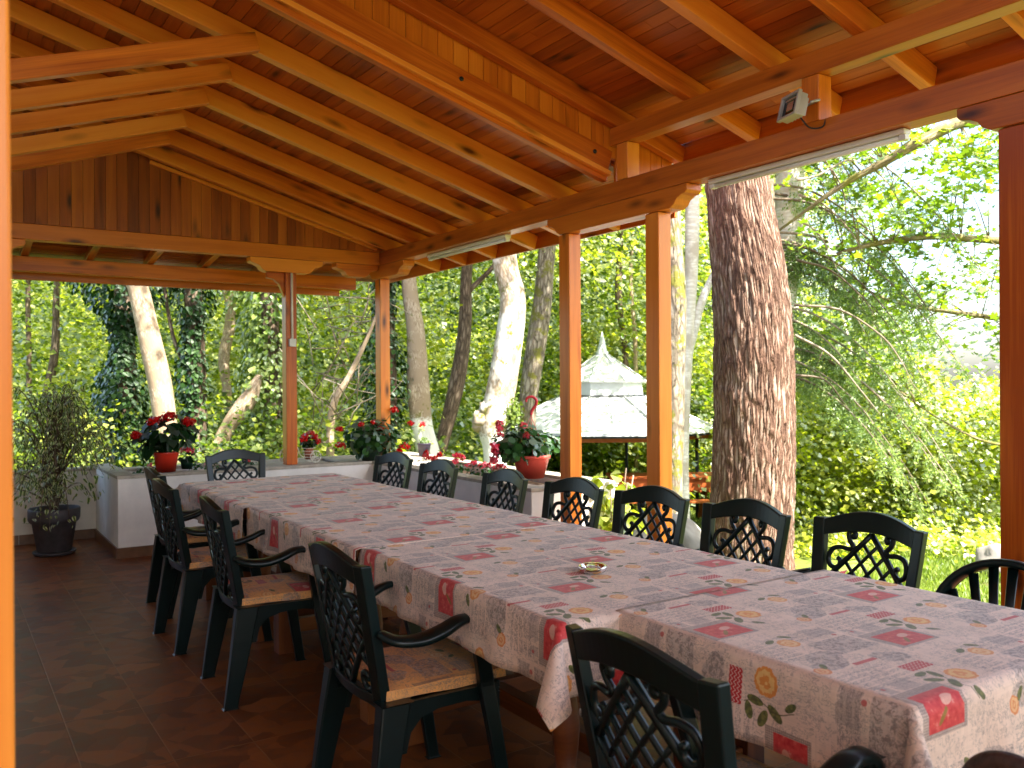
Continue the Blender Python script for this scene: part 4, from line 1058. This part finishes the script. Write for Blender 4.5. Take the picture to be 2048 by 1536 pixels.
for k in range(8):
    a = octring(2.13, zb+.035)[k]; b2 = octring(.80, zb+.61)[k]; mb.tube([a, b2], .018, 5)
    a2 = octring(2.13, zb+.035)[(k+1) % 8]; b3 = octring(.80, zb+.61)[(k+1) % 8]
    mb.tube([((a[0]+a2[0])/2, (a[1]+a2[1])/2, a[2]), ((b2[0]+b3[0])/2, (b2[1]+b3[1])/2, b2[2])], .008, 4)
mb.build('lower_roof', 'metal_roof', t)
mb = MB(); octroof(mb, [(.78, zb+.58), (.76, zb+.60), (.74, zb+.86), (.72, zb+.88)]); mb.build('lantern_band', 'metal_roof', t)
mb = MB(); octroof(mb, [(2.145, zb-.045), (2.15, zb-.012), (2.142, zb-.012)]); octroof(mb, [(.80, zb+.615), (.785, zb+.635), (.77, zb+.635)]); mb.build('dark_rim_strips', 'dark_steel', t)  # thin dark strips under the eave and around the lantern band
mb = MB(); octroof(mb, [(.72, zb+.85), (.82, zb+.86), (.83, zb+.88), (.45, zb+1.10), (.09, zb+1.38), (.08, zb+1.38)])
for k in range(8): mb.tube([octring(.83, zb+.885)[k], octring(.10, zb+1.385)[k]], .010, 5)
mb.build('upper_roof', 'metal_roof', t)
mb = MB(); mb.lathe([(.11, zb+1.35), (.115, zb+1.42), (.085, zb+1.45), (.05, zb+1.62), (.004, zb+1.80)], n=14); mb.build('finial', 'metal_roof', t)
mb = MB()
for k in range(8):
    a = octring(1.95, zb-.07)[k]; b2 = octring(1.95, zb-.07)[(k+1) % 8]; mb.bar(a, b2, .04, .10)
mb.build('fascia', 'picnic_wood', t, .004)
for k in range(8):
    a = octring(1.72, 0)[k]; mb = MB()
    mb.tube([(a[0], a[1], -.1), (a[0], a[1], zb-.02)], .032, 8); mb.build('post', 'dark_steel', t)
bxp, byp, _z = site(2.55, 14.6, 0); BZ = gz(bxp, byp)
t = thing('picnic_table', 'orange-stained picnic table with slanting legs under the gazebo edge', 'table', (bxp, byp, BZ), -YAW)
mb = MB()
for k in range(5): mb.box((0, -.30+k*.15, .80), (1.9, .14, .035))
mb.build('tabletop', 'picnic_wood', t, .004)
for s in (-1, 1):
    mb = MB(); mb.box((0, s*.68, .46), (1.9, .24, .035)); mb.build('bench', 'picnic_wood', t, .004)
    for q in (-1, 1):
        mb = MB(); mb.bar((s*.75, q*.12, .80), (s*.75, q*.72, 0), .05, .09, (1, 0, 0)); mb.build('leg', 'picnic_wood', t, .004)
mb = MB(); mb.box((0, -.32, .70), (1.9, .03, .22)); mb.build('backboard', 'picnic_wood', t, .004)
# stones
def stone(name, label, c, r, sq=.7, seed=0):
    mb = MB(); n = 12; V = []; F = []
    for j in range(n+1):
        th = PI*j/n
        for i in range(2*n):
            ph = PI*i/n; d = Vector((math.sin(th)*math.cos(ph), math.sin(th)*math.sin(ph), math.cos(th)))
            V.append(d*r*(1+.25*mnoise.noise(d*1.6+Vector((seed, 0, 0))))*1.0)
    V = [(v.x, v.y, v.z*sq) for v in V]
    F = [[j*2*n+i, (j+1)*2*n+i, (j+1)*2*n+(i+1) % (2*n), j*2*n+(i+1) % (2*n)] for j in range(n) for i in range(2*n)]
    mb.add(V, F, None, True); o = mb.build(name, 'stone'); o.location = c; return tag(o, label, 'stone')
sx, sy, _z = site(5.05, 9.0, 0); stone('boulder', 'pale rounded boulder in the grass at the foot of the right post', (sx, sy, gz(sx, sy)+.12), .24, .9, 2)
sx, sy, _z = site(1.55, 8.8, 0); stone('boulder', 'pale boulder between the paired posts in front of the picnic table', (sx, sy, gz(sx, sy)+.2), .38, .9, 5)

# ------------------------------------------------------------------ trees
def trunk_mesh(mb, pts, n=16, sub=6, rough=.06, disp=0.0, seed=0, freq=2.5):
    """pts: (x,y,z,r) in world metres relative to the tree base"""
    sp = smooth_path(pts, sub); P = [Vector(p[:3]) for p in sp]; R_ = [max(.002, p[3]) for p in sp]
    o = len(mb.v); m0 = len(mb.v); mb.tube(P, R_, n)
    for i in range(len(sp)):
        for k in range(n):
            idx = m0+i*n+k; v = Vector(mb.v[idx]); d = v-P[i]
            q = 1+rough*mnoise.noise(Vector((v.x*freq/max(.2, R_[i]*5), v.y*freq/max(.2, R_[i]*5), v.z*freq*.4+seed)))*2
            if disp:
                dn = d.normalized(); ang = math.atan2(dn.y, dn.x)
                w = mnoise.noise(Vector((math.cos(ang)*2.1, math.sin(ang)*2.1, v.z*1.3+seed)))*.9
                c = mnoise.voronoi(Vector((math.cos(ang)*5.2+w, math.sin(ang)*5.2+w, v.z*3.3+w)))[0]
                q += disp*(min(.28, (c[1]-c[0]))*3.2-.35)+disp*.5*mnoise.noise(Vector((v.x*30, v.y*30, v.z*22)))
            mb.v[idx] = tuple(P[i]+d*q)
def wpts(base, pts): return [(p[0]-base[0], p[1]-base[1], p[2]-base[2], p[3]) for p in pts]
def crown_leaves(parent, centres, per, spread, size, mat='woodland_leaf', name='crown', shape='diamond', flat=.55, asp=.5):
    C_ = np.repeat(np.array(centres, float), per, 0); n = len(C_)
    g = rng.normal(size=(n, 3))*np.array([1, 1, flat])*spread
    pos = C_+g
    nr = np.array([0, 0, 1.0])+rdir(n)*.75; tg = g*np.array([1, 1, .3])+rdir(n)*.5*spread-np.array([0, 0, .12])
    return leaves_mesh(name, pos, nr, tg, size*rng.uniform(.6, 1.35, n), mat, parent, shape, asp)
def tree(name, label, bark_mat, pts, top=None, limbs=(), crown=None, group=None, cat='tree', n=16, **kw):
    """pts lowest first, world coords; continues down to the ground and up to the top"""
    p0 = pts[0]; gx_, gy_ = p0[0], p0[1]; base = (gx_, gy_, gz(gx_, gy_))
    L = [(p0[0], p0[1], base[2]-.15, p0[3]*1.35), (p0[0], p0[1], base[2]+.2, p0[3]*1.12)] if p0[2] > base[2]+.35 else [(p0[0], p0[1], base[2]-.2, p0[3]*1.2)]
    L += [tuple(p) for p in pts]
    if top: L += [tuple(q) for q in top]
    t = thing(name, label, cat, base, 0, group)
    mb = MB(); trunk_mesh(mb, wpts(base, L), n, seed=gx_, **kw)
    mb.build('trunk', bark_mat, t)
    for lb in limbs:
        mb = MB(); trunk_mesh(mb, wpts(base, lb), 8, 4, .1, seed=lb[0][0]); mb.build('limb', bark_mat, t)
    if crown:
        cs = [(c[0]-base[0], c[1]-base[1], c[2]-base[2]) for c in crown['c']]
        crown_leaves(t, cs, crown.get('per', 160), crown.get('spread', .5), crown.get('size', .12), crown.get('mat', 'woodland_leaf'), shape=crown.get('shape', 'diamond'))
    return t, base
def high_crown(x, y, z0, z1, r, k=14):
    return [(x+random.gauss(0, r), y+random.gauss(0, r), random.uniform(z0, z1)) for _ in range(k)]
S = site
tree('beech_tree', 'pale smooth trunk leaning left beside the dark ivy column', 'pale_bark',
     [(2.42, 11.58, .57, .150), (2.35, 11.62, 1.33, .143), (2.24, 11.70, 1.96, .139), (2.10, 11.80, 2.72, .122)], [(1.85, 12.0, 3.8, .11), (1.6, 12.1, 6.2, .08), (1.5, 12.2, 8.5, .03)],
     crown=dict(c=high_crown(1.6, 12.1, 5.5, 9, 1.0), per=130))
tree('beech_tree', 'slim pale curving trunk between the leaning trunk and the far post', 'pale_bark',
     [(4.17, 15.22, 1.0, .080), (4.12, 15.25, 1.82, .095), (4.21, 15.19, 2.42, .095), (4.25, 15.17, 3.06, .070)], [(4.5, 15.1, 4.6, .06), (4.6, 15.1, 7, .03)],
     limbs=[[(4.22, 15.19, 2.7, .05), (4.02, 15.2, 3.3, .04), (3.7, 15.3, 4.2, .02)]], crown=dict(c=high_crown(4.5, 15.2, 5, 8, 1.2), per=130))
tree('dead_stump', 'broken leaning ochre trunk in front of the sunlit ivy', 'pale_bark',
     [(3.24, 12.23, .45, .11), (3.33, 12.18, .80, .095), (3.53, 12.04, 1.11, .124), (3.64, 11.97, 1.35, .085)], [(3.70, 11.93, 1.52, .045)], cat='stump')
tree('sapling', 'thin dark S-curved sapling right of the leaning pale trunk', 'dark_bark',
     [(3.0, 12.39, .7, .034), (3.02, 12.39, 1.18, .041), (2.88, 12.48, 1.6, .038), (2.71, 12.59, 2.08, .028)], [(2.6, 12.65, 3.0, .02), (2.65, 12.6, 4, .01)], n=8)
tree('beech_tree', 'straight pale trunk with whitewashed foot just right of the corner post', 'washed_bark',
     [(5.65, 10.65, .34, .172), (5.57, 10.70, .82, .148), (5.53, 10.72, 1.35, .156), (5.50, 10.75, 2.13, .124), (5.43, 10.80, 2.85, .103)], [(5.4, 10.8, 4.5, .10), (5.5, 10.9, 8, .05)],
     crown=dict(c=high_crown(5.5, 10.8, 5.5, 9, 1.0), per=130))
tree('oak_tree', 'dark slanting trunk right of the whitewashed trunk', 'dark_bark',
     [(6.24, 11.45, .29, .112), (6.29, 11.42, .55, .100), (6.48, 11.30, 1.44, .119), (6.58, 11.24, 2.26, .097), (6.61, 11.21, 3.16, .082)], [(6.8, 11.1, 4.6, .07), (7.0, 11.1, 7.5, .03)],
     limbs=[[(6.60, 11.2, 2.75, .045), (6.9, 11.0, 3.1, .035), (7.3, 10.9, 3.6, .02)]], crown=dict(c=high_crown(6.9, 11.1, 5, 8.5, 1.0), per=130))
t, base = tree('plane_tree', 'white mottled trunk with a bulging mossy burl left of the gazebo', 'white_bark',
     [(5.88, 9.30, .30, .150), (5.87, 9.30, .60, .150), (5.86, 9.31, .82, .185), (5.92, 9.27, 1.18, .192), (6.01, 9.21, 1.81, .171), (6.07, 9.18, 2.44, .164), (5.99, 9.23, 2.98, .152)], [(5.9, 9.3, 4.5, .14), (6.0, 9.4, 8, .06)], n=24, rough=.09,
     crown=dict(c=high_crown(6.0, 9.4, 5.5, 9, 1.1), per=130))
mb = MB()
for (x, y, z, r) in ((5.74, 9.38, .93, .135), (5.80, 9.33, 1.06, .13), (5.70, 9.40, .86, .09)):
    V = []; n_ = 14
    for j in range(n_+1):
        for i in range(2*n_):
            th = PI*j/n_; ph = PI*i/n_; d = Vector((math.sin(th)*math.cos(ph), math.sin(th)*math.sin(ph), math.cos(th)))
            V.append((Vector((x-base[0], y-base[1], z-base[2]))+d*r*(1+.22*mnoise.noise(d*2.4+Vector((x*9, 0, 0)))+.1*mnoise.noise(d*7))))
    mb.add(V, [[j*2*n_+i, (j+1)*2*n_+i, (j+1)*2*n_+(i+1) % (2*n_), j*2*n_+(i+1) % (2*n_)] for j in range(n_) for i in range(2*n_)], None, True)
mb.build('burl', 'white_bark', t)
cs = rng.normal(size=(420, 3))*np.array([.055, .05, .085])+np.array([6.02-base[0], 9.13-base[1], .99-base[2]])
leaves_mesh('moss', cs, rdir(420), rdir(420), .04, 'grass_blade', t, 'round', .5, .5)['kind'] = 'stuff'
tree('beech_tree', 'brown-grey trunk leaning right behind the burl trunk', 'grey_bark',
     [(7.35, 10.73, .9, .138), (7.45, 10.66, 1.88, .149), (7.55, 10.60, 2.63, .149), (7.61, 10.56, 3.45, .127)], [(7.8, 10.4, 5, .11), (8, 10.3, 8, .05)],
     crown=dict(c=high_crown(7.9, 10.4, 5.5, 9, 1.0), per=130))
tree('lichen_tree', 'grey lichened trunk directly behind the right one of the paired posts', 'grey_bark',
     [(7.04, 7.33, .27, .108), (7.07, 7.32, 1.19, .115), (7.08, 7.31, 2.34, .115), (7.06, 7.33, 3.31, .098)], [(7.1, 7.4, 5, .09), (7.1, 7.5, 8, .04)],
     crown=dict(c=high_crown(7.1, 7.5, 6, 9, .9), per=120))
tree('birch_tree', 'white sunlit forked trunk right behind the lichened grey trunk', 'birch_bark',
     [(7.87, 7.99, .53, .062), (7.89, 7.97, 1.42, .065), (7.94, 7.94, 2.43, .078), (7.97, 7.92, 3.69, .090)], [(8.0, 7.9, 6, .06), (8.1, 7.9, 8, .03)],
     limbs=[[(7.89, 7.97, 1.55, .04), (8.0, 7.9, 2.1, .05), (8.07, 7.86, 2.42, .055), (8.30, 7.7, 3.0, .03), (8.6, 7.5, 3.5, .012)]], crown=dict(c=high_crown(8.0, 7.9, 6, 9, 1.0), per=120))
# the big pine: dense displaced trunk
tree('pine_tree', 'massive reddish pine trunk with thick furrowed bark on the garden side', 'pine_bark',
     [(6.22, 5.48, -.29, .385), (6.26, 5.46, .77, .362), (6.25, 5.47, 2.14, .338), (6.13, 5.54, 3.29, .275)], [(6.0, 5.6, 5, .24), (6.1, 5.6, 9, .16)],
     n=150, sub=42, rough=.015, disp=.055, crown=dict(c=high_crown(6.1, 5.6, 7.5, 10, 1.2, 10), per=150, mat='spruce_needle'))
tree('birch_tree', 'thick white sunlit trunk leaning right behind the massive pine', 'birch_bark',
     [(8.40, 7.04, 1.0, .185), (8.50, 6.98, 2.37, .181), (8.57, 6.93, 3.1, .176), (8.61, 6.91, 4.0, .169)], [(8.7, 6.9, 6, .13), (8.8, 6.9, 9, .05)],
     crown=dict(c=high_crown(8.8, 6.9, 7, 10, .9), per=100), n=24)
for (a, lab) in (([(1.40, 15.84, .6, .080), (1.45, 15.81, 1.16, .072), (1.58, 15.73, 1.97, .064), (1.60, 15.72, 2.85, .048)], 'slim brown trunk left of the dark ivy column'),
                 ([(1.40, 18.24, .5, .051), (1.40, 18.24, 2.05, .046), (1.40, 18.24, 3.34, .041)], 'very thin straight trunk at the far left edge of the wood'),
                 ([(12.90, 14.87, .94, .07), (12.86, 14.89, 2.11, .068), (12.74, 14.96, 3.24, .078), (12.78, 14.95, 4.35, .068)], 'slender dark trunk seen just above the gazebo spire'),
                 ([(12.72, 14.38, .9, .049), (12.72, 14.38, 1.65, .049), (12.70, 14.38, 2.53, .049), (12.64, 14.43, 3.62, .038)], 'thin pale trunk between the paired posts')):
    p = a[-1]; tree('slender_tree', lab, 'dark_bark' if 'pale' not in lab else 'pale_bark', a, [(p[0]+.1, p[1], p[2]+2, p[3]*.7), (p[0], p[1], p[2]+4, .012)],
         group='slender trees in the wood', crown=dict(c=high_crown(p[0], p[1], p[2]+.8, p[2]+4, .8, 10), per=90), n=8)
for (a, lab) in (([(15.66, 11.23, -.9, .085), (15.72, 11.19, .48, .070), (15.75, 11.18, 1.92, .052)], 'bright white slender trunk in the sunlit bushes on the right'),
                 ([(17.92, 12.14, -.6, .05), (17.92, 12.14, .3, .048), (17.9, 12.14, 1.2, .04)], 'short bright stem right of the white slender trunk')):
    p = a[-1]; tree('slender_tree', lab, 'birch_bark', a, [(p[0]-.2, p[1]+.1, p[2]+1, p[3]*.6)], group='slender trees in the wood', n=8)
t, base = tree('fallen_branch', 'pale dead branch slanting through the tangle left of the corner post', 'pale_bark',
     [(4.15, 10.44, 1.0, .051), (4.35, 10.31, 1.51, .038), (4.57, 10.16, 2.07, .022)], [(4.7, 10.1, 2.5, .01)], n=8, cat='branch')
mb = MB()
for k in range(70):
    u0 = random.uniform(610, 755); v0 = random.uniform(560, 900); d0 = random.uniform(10, 12.5)
    p = Vector(S((u0-1024)/1741*d0, d0, 1.4+(770-v0)/1741*d0)); a = random.uniform(-.4, 2.6); L = random.uniform(.3, .9)
    q = p+Vector(S(math.cos(a)*L, random.uniform(-.2, .2), 0))+Vector((0, 0, math.sin(a)*L)); md = (p+q)/2+Vector((0, 0, random.uniform(-.1, .15)))
    mb.tube([(w_-Vector(base)) for w_ in (p, md, q)], [.008, .006, .003], 4)
mb.build('twigs', 'twig', t)['kind'] = 'stuff'
# ivy-clad trunks
def ivy(name, label, r, f, z1, w, mat, n, size):
    x, y, _ = site(r, f, 0); z0 = gz(x, y)
    t = thing(name, label, 'ivy-clad tree', (x, y, z0)); mb = MB()
    trunk_mesh(mb, [(0, 0, -.1, .14), (.05, 0, 2, .12), (0, .05, 4, .11), (.1, 0, 8, .05)], 10); mb.build('trunk', 'dark_bark', t)
    zz = rng.uniform(0, z1-z0, n); a = rng.uniform(0, 2*PI, n)
    prof = w*(.65+.35*np.sin(zz*1.7+r)+.3*np.sin(zz*4.1+f)); prof = np.maximum(prof, .15)
    rad = prof*rng.uniform(.55, 1.05, n)
    pos = np.stack([np.cos(a)*rad+.03*np.sin(zz*2), np.sin(a)*rad, zz], 1)
    nr = np.stack([np.cos(a), np.sin(a), .5+0*a], 1)+rdir(n)*.5
    leaves_mesh('ivy', pos, nr, np.array([0, 0, -1.0])+rdir(n)*.5, size*rng.uniform(.6, 1.3, n), mat, t, 'leaf', .5)
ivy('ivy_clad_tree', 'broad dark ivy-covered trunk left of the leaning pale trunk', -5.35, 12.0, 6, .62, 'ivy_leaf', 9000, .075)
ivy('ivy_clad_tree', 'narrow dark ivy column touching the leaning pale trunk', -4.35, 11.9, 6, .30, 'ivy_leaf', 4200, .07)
ivy('ivy_clad_tree', 'ivy-covered trunk catching the sun left of the far post', -3.45, 12.4, 6, .50, 'ivy_painted_sun_leaf', 6500, .075)
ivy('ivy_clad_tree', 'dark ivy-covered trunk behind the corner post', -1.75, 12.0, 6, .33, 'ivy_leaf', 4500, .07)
# garden shrub just outside the terrace
x, y, _ = site(.72, 6.35, 0)
t = thing('garden_shrub', 'leafy young shrub with pale bracts rising between the fourth and fifth chairs', 'shrub', (x, y, gz(x, y)))
mb = MB()
for k in range(9):
    a = k*.8; mb.tube(smooth_path([(0, 0, 0), (.06*math.cos(a), .06*math.sin(a), .4), (.16*math.cos(a), .16*math.sin(a), .72+.04*k)], 3), .005, 5)
mb.build('stem', 'twig', t)
for zc, rr, n_ in ((.45, .22, 90), (.68, .2, 80), (.9, .15, 46)): foliage('leaves', (0, 0, zc), (rr, rr, .13), n_, .10, 'bright_leaf', t, 'leaf', .45, .2, .4)
# spruce with drooping boughs
sxp, syp, _z = site(3.02, 10.3, 0); base = (sxp, syp, gz(sxp, syp))
t = thing('spruce_tree', 'drooping spruce boughs with thin dead twigs right of the massive pine', 'tree', base)
mb = MB(); trunk_mesh(mb, [(0, 0, -.1, .12), (0, 0, 3, .10), (.05, 0, 8, .05)], 10); mb.build('trunk', 'grey_bark', t)
NP, NN, NT = [], [], []; tw = MB()
def pxw(u, v, d): return Vector(S((u-1024)/1741*d, d, 1.4+(771-v)/1741*d))-Vector(base)
for k in range(30):
    v0 = random.uniform(60, 760); d0 = random.uniform(8.8, 10.6)
    a = Vector((0, 0, 1.4+(771-v0)/1741*d0-base[2])); L = random.uniform(.9, 2.3)
    ang = random.uniform(-.45, .3); dirv = Vector(S(math.cos(ang), math.sin(ang), 0))
    pts = [a+dirv*(L*q)+Vector((0, 0, -.06-q*q*L*.85+q*.12)) for q in (0, .25, .5, .75, 1.0)]
    sp = smooth_path(pts, 5); tw.tube(sp, [.016*(1-i/len(sp))+.004 for i in range(len(sp))], 5)
    for i in range(3, len(sp)):
        for _ in range(3):
            h = random.uniform(.12, .42)*(1-.3*i/len(sp)); s0 = Vector(sp[i]); off = Vector(rdir(1)[0])*.12
            end = s0+off+Vector((0, 0, -h))
            m_ = 26; fr_ = rng.uniform(0, 1, (m_, 1)); pp = np.array(s0)*(1-fr_)+np.array(end)*fr_+rng.normal(0, .012, (m_, 3))
            NP.append(pp); dd = np.array(end-s0); dd /= np.linalg.norm(dd); NT.append(rdir(m_)+dd*.9); NN.append(rdir(m_))
NP = np.concatenate(NP); NN = np.concatenate(NN); NT = np.concatenate(NT)
leaves_mesh('needles', NP, NN, NT, rng.uniform(.03, .06, len(NP)), 'spruce_needle', t, 'diamond', .16)
for u0, v0, pts in ((0, 0, [(1590, 620), (1680, 630), (1760, 680), (1800, 730), (1830, 790)]), (0, 0, [(1595, 530), (1660, 550), (1720, 600), (1750, 640)]), (0, 0, [(1598, 325), (1650, 332), (1690, 400), (1690, 480)]),
                    (0, 0, [(1590, 680), (1660, 720), (1720, 790), (1760, 840)]), (0, 0, [(1600, 400), (1650, 420), (1700, 470), (1730, 520)]), (0, 0, [(1598, 450), (1640, 480), (1680, 560)]), (0, 0, [(1596, 370), (1640, 360), (1700, 330), (1740, 350)]), (0, 0, [(1590, 760), (1650, 770), (1690, 820)])):
    dd = random.uniform(9.2, 9.8); sp = smooth_path([pxw(u, v, dd) for u, v in pts], 5); tw.tube(sp, [.014*(1-i/len(sp))+.003 for i in range(len(sp))], 5)
    for i in range(4, len(sp), 3):
        q = Vector(sp[i]); e = q+Vector(S(random.uniform(-.1, .2), random.uniform(-.1, .1), 0))+Vector((0, 0, random.uniform(-.25, -.05))); tw.tube([q, (q+e)/2, e], [.004, .003, .002], 4)
tw.build('boughs', 'twig', t)
# maple on the right
mxp, myp, _z = site(7.6, 10.5, 0); base = (mxp, myp, gz(mxp, myp))
t = thing('maple_tree', 'maple reaching in from the right with mossy limbs and lobed leaves against the white sky', 'tree', base)
mb = MB(); trunk_mesh(mb, [(0, 0, -.1, .26), (0, 0, 2, .22), (.05, 0, 5, .2), (.1, .1, 9, .08)], 16); mb.build('trunk', 'limb_bark', t)
mc = []
for pts in ([(1560, 470, 9.5, .012), (1680, 385, 9.2, .030), (1770, 335, 9.1, .046), (1850, 290, 9, .062), (1960, 240, 9.2, .072), (2200, 150, 9.9, .09)],
            [(1600, 545, 10.4, .010), (1720, 505, 10, .030), (1850, 485, 10, .042), (1950, 490, 10, .046), (2080, 505, 10.1, .055), (2250, 560, 10.4, .08)],
            [(1680, 560, 11, .01), (1780, 612, 11, .020), (1880, 632, 11, .030), (2000, 650, 11, .036), (2200, 690, 10.8, .05)],
            [(1780, 780, 11.2, .006), (1880, 850, 11.2, .012), (1990, 900, 11.1, .018), (2150, 900, 10.8, .03)]):
    P3 = [(*pxw(u, v, d), r) for u, v, d, r in pts]; lm = MB(); trunk_mesh(lm, P3, 10, 5, .12, seed=pts[0][0]); lm.build('limb', 'limb_bark', t)
    mc += [Vector(p[:3]) for p in smooth_path(P3, 4)][2:-3]
cl = []
# leaf sprays: dense towards the left and the right edge, thin in the middle where the sky shows
for (u0, u1, v0, v1, k, d0, d1) in ((1600, 1760, 260, 520, 60, 9, 12), (1650, 1800, 500, 760, 70, 10, 13), (1760, 1900, 420, 520, 24, 9.5, 11), (1880, 2050, 310, 400, 20, 9, 10.5), (1850, 2050, 480, 600, 30, 9.5, 11), (1960, 2060, 620, 760, 26, 10, 12), (1600, 1900, 225, 330, 34, 8.8, 10), (1790, 1990, 330, 470, 14, 9, 10), (1770, 1880, 580, 760, 48, 11, 13), (1740, 1860, 380, 600, 40, 10, 12.5), (1900, 2050, 230, 330, 22, 8.8, 10), (1950, 2060, 230, 330, 16, 9, 10)):
    for _ in range(k):
        d = random.uniform(d0, d1); cl.append(pxw(random.uniform(u0, u1), random.uniform(v0, v1), d))
cl = np.array([tuple(c) for c in cl])
per = 13; C_ = np.repeat(cl, per, 0); g = rng.normal(size=C_.shape)*np.array([.17, .17, .07]); n = len(C_)
leaves_mesh('crown', C_+g, np.array([0, 0, 1.0])+rdir(n)*.7, g+rdir(n)*.08, .10*rng.uniform(.55, 1.3, n), 'maple_leaf', t, 'star', .55)
tw = MB()
for c in cl[::2]:
    c = Vector(c); nb = min(mc, key=lambda q: (q-c).length)
    if (nb-c).length < 1.6: tw.tube([nb, (nb+c)/2+Vector((0, 0, .05)), c], [.010, .006, .003], 4)
tw.build('twigs', 'limb_bark', t)

# ------------------------------------------------------------------ wood, undergrowth and grass
def spread_leaves(name, specs, mat, label, size_f=.0095, flat=.5):
    P_, S_ = [], []
    for (r0, r1, f0, f1, z0, z1, k, per, sp) in specs:
        rr = rng.uniform(0, 1, k); fdist = rng.uniform(f0, f1, k); ra = r0+(r1-r0)*rr      # r given as slope (r/f)
        x = fdist*SN+ra*fdist*CS; y = fdist*CS-ra*fdist*SN
        gzv = np.array([gz(a, c) for a, c in zip(x, y)])
        z = np.maximum(gzv+.05, rng.uniform(z0, z1, k)+0*gzv)
        C_ = np.repeat(np.stack([x, y, z], 1), per, 0)
        g = rng.normal(size=C_.shape)*np.array([1, 1, flat])*sp
        ph = np.repeat(rng.uniform(.7, 1.3, k), per)[:, None]
        P_.append(C_+g*ph); S_.append(np.repeat(fdist, per)*size_f)
    P_ = np.concatenate(P_); S_ = np.concatenate(S_); n = len(P_)
    o = leaves_mesh(name, P_, np.array([0, 0, .45])+np.array(sun_dir)*.55+rdir(n)*.8, rdir(n)-np.array([0, 0, .25]), S_*rng.uniform(.55, 1.3, n), mat, None, 'diamond', .5)
    return tag(o, label, 'foliage', None, 'stuff')
# slopes: u 0 -> -.588, 1024 -> 0, 2048 -> .588
spread_leaves('far_woodland', [
    (-.66, .33, 26, 44, -1.5, 9, 900, 150, .85), (-.66, .30, 18, 26, 3.0, 8, 330, 130, .6), (-.66, .30, 18, 26, -1, 3.0, 240, 120, .5),
    (.33, .42, 26, 40, -1.5, 4.5, 120, 110, .9), (.42, .62, 26, 40, -1.5, .6, 130, 110, .7)],
    'woodland_leaf', 'leafy far woodland closing the view behind the trunks', .0062)
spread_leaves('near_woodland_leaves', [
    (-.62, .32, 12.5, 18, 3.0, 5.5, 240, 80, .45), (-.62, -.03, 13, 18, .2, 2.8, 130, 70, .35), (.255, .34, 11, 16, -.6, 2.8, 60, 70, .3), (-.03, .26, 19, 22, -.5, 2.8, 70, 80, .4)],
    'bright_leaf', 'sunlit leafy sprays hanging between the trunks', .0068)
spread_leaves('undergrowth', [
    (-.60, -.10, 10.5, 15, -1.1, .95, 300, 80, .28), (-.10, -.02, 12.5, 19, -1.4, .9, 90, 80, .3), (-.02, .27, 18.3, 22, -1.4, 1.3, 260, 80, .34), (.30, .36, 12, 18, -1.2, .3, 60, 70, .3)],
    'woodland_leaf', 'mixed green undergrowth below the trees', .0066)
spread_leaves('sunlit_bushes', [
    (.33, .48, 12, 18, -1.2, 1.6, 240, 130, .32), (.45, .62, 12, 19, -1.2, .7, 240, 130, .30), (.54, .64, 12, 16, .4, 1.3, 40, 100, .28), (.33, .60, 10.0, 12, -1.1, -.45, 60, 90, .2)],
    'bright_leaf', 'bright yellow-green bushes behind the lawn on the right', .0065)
# grass
n = 70000
fd = rng.uniform(4.8, 17, n)**1.0; sl_ = rng.uniform(-.05, .64, n); x = fd*SN+sl_*fd*CS; y = fd*CS-sl_*fd*SN
keep = ~((x < 4.25) & (y < 8.5)); x, y, fd = x[keep], y[keep], fd[keep]
pn = np.array([mnoise.noise(Vector((a*.9, c*.9, 3))) for a, c in zip(x, y)]); keep = pn > -.22; x, y, fd = x[keep], y[keep], fd[keep]
z = np.array([gz(a, c) for a, c in zip(x, y)]); n = len(x)
nr = rdir(n); nr[:, 2] *= .2
o = leaves_mesh('grass', np.stack([x, y, z], 1), nr, np.array([0, 0, 1.0])+rdir(n)*.55, (.035+.045*rng.random(n))*(1+.03*fd), 'grass_blade', None, 'diamond', .14)
tag(o, 'tufted sunlit grass outside the terrace', 'grass', None, 'stuff')
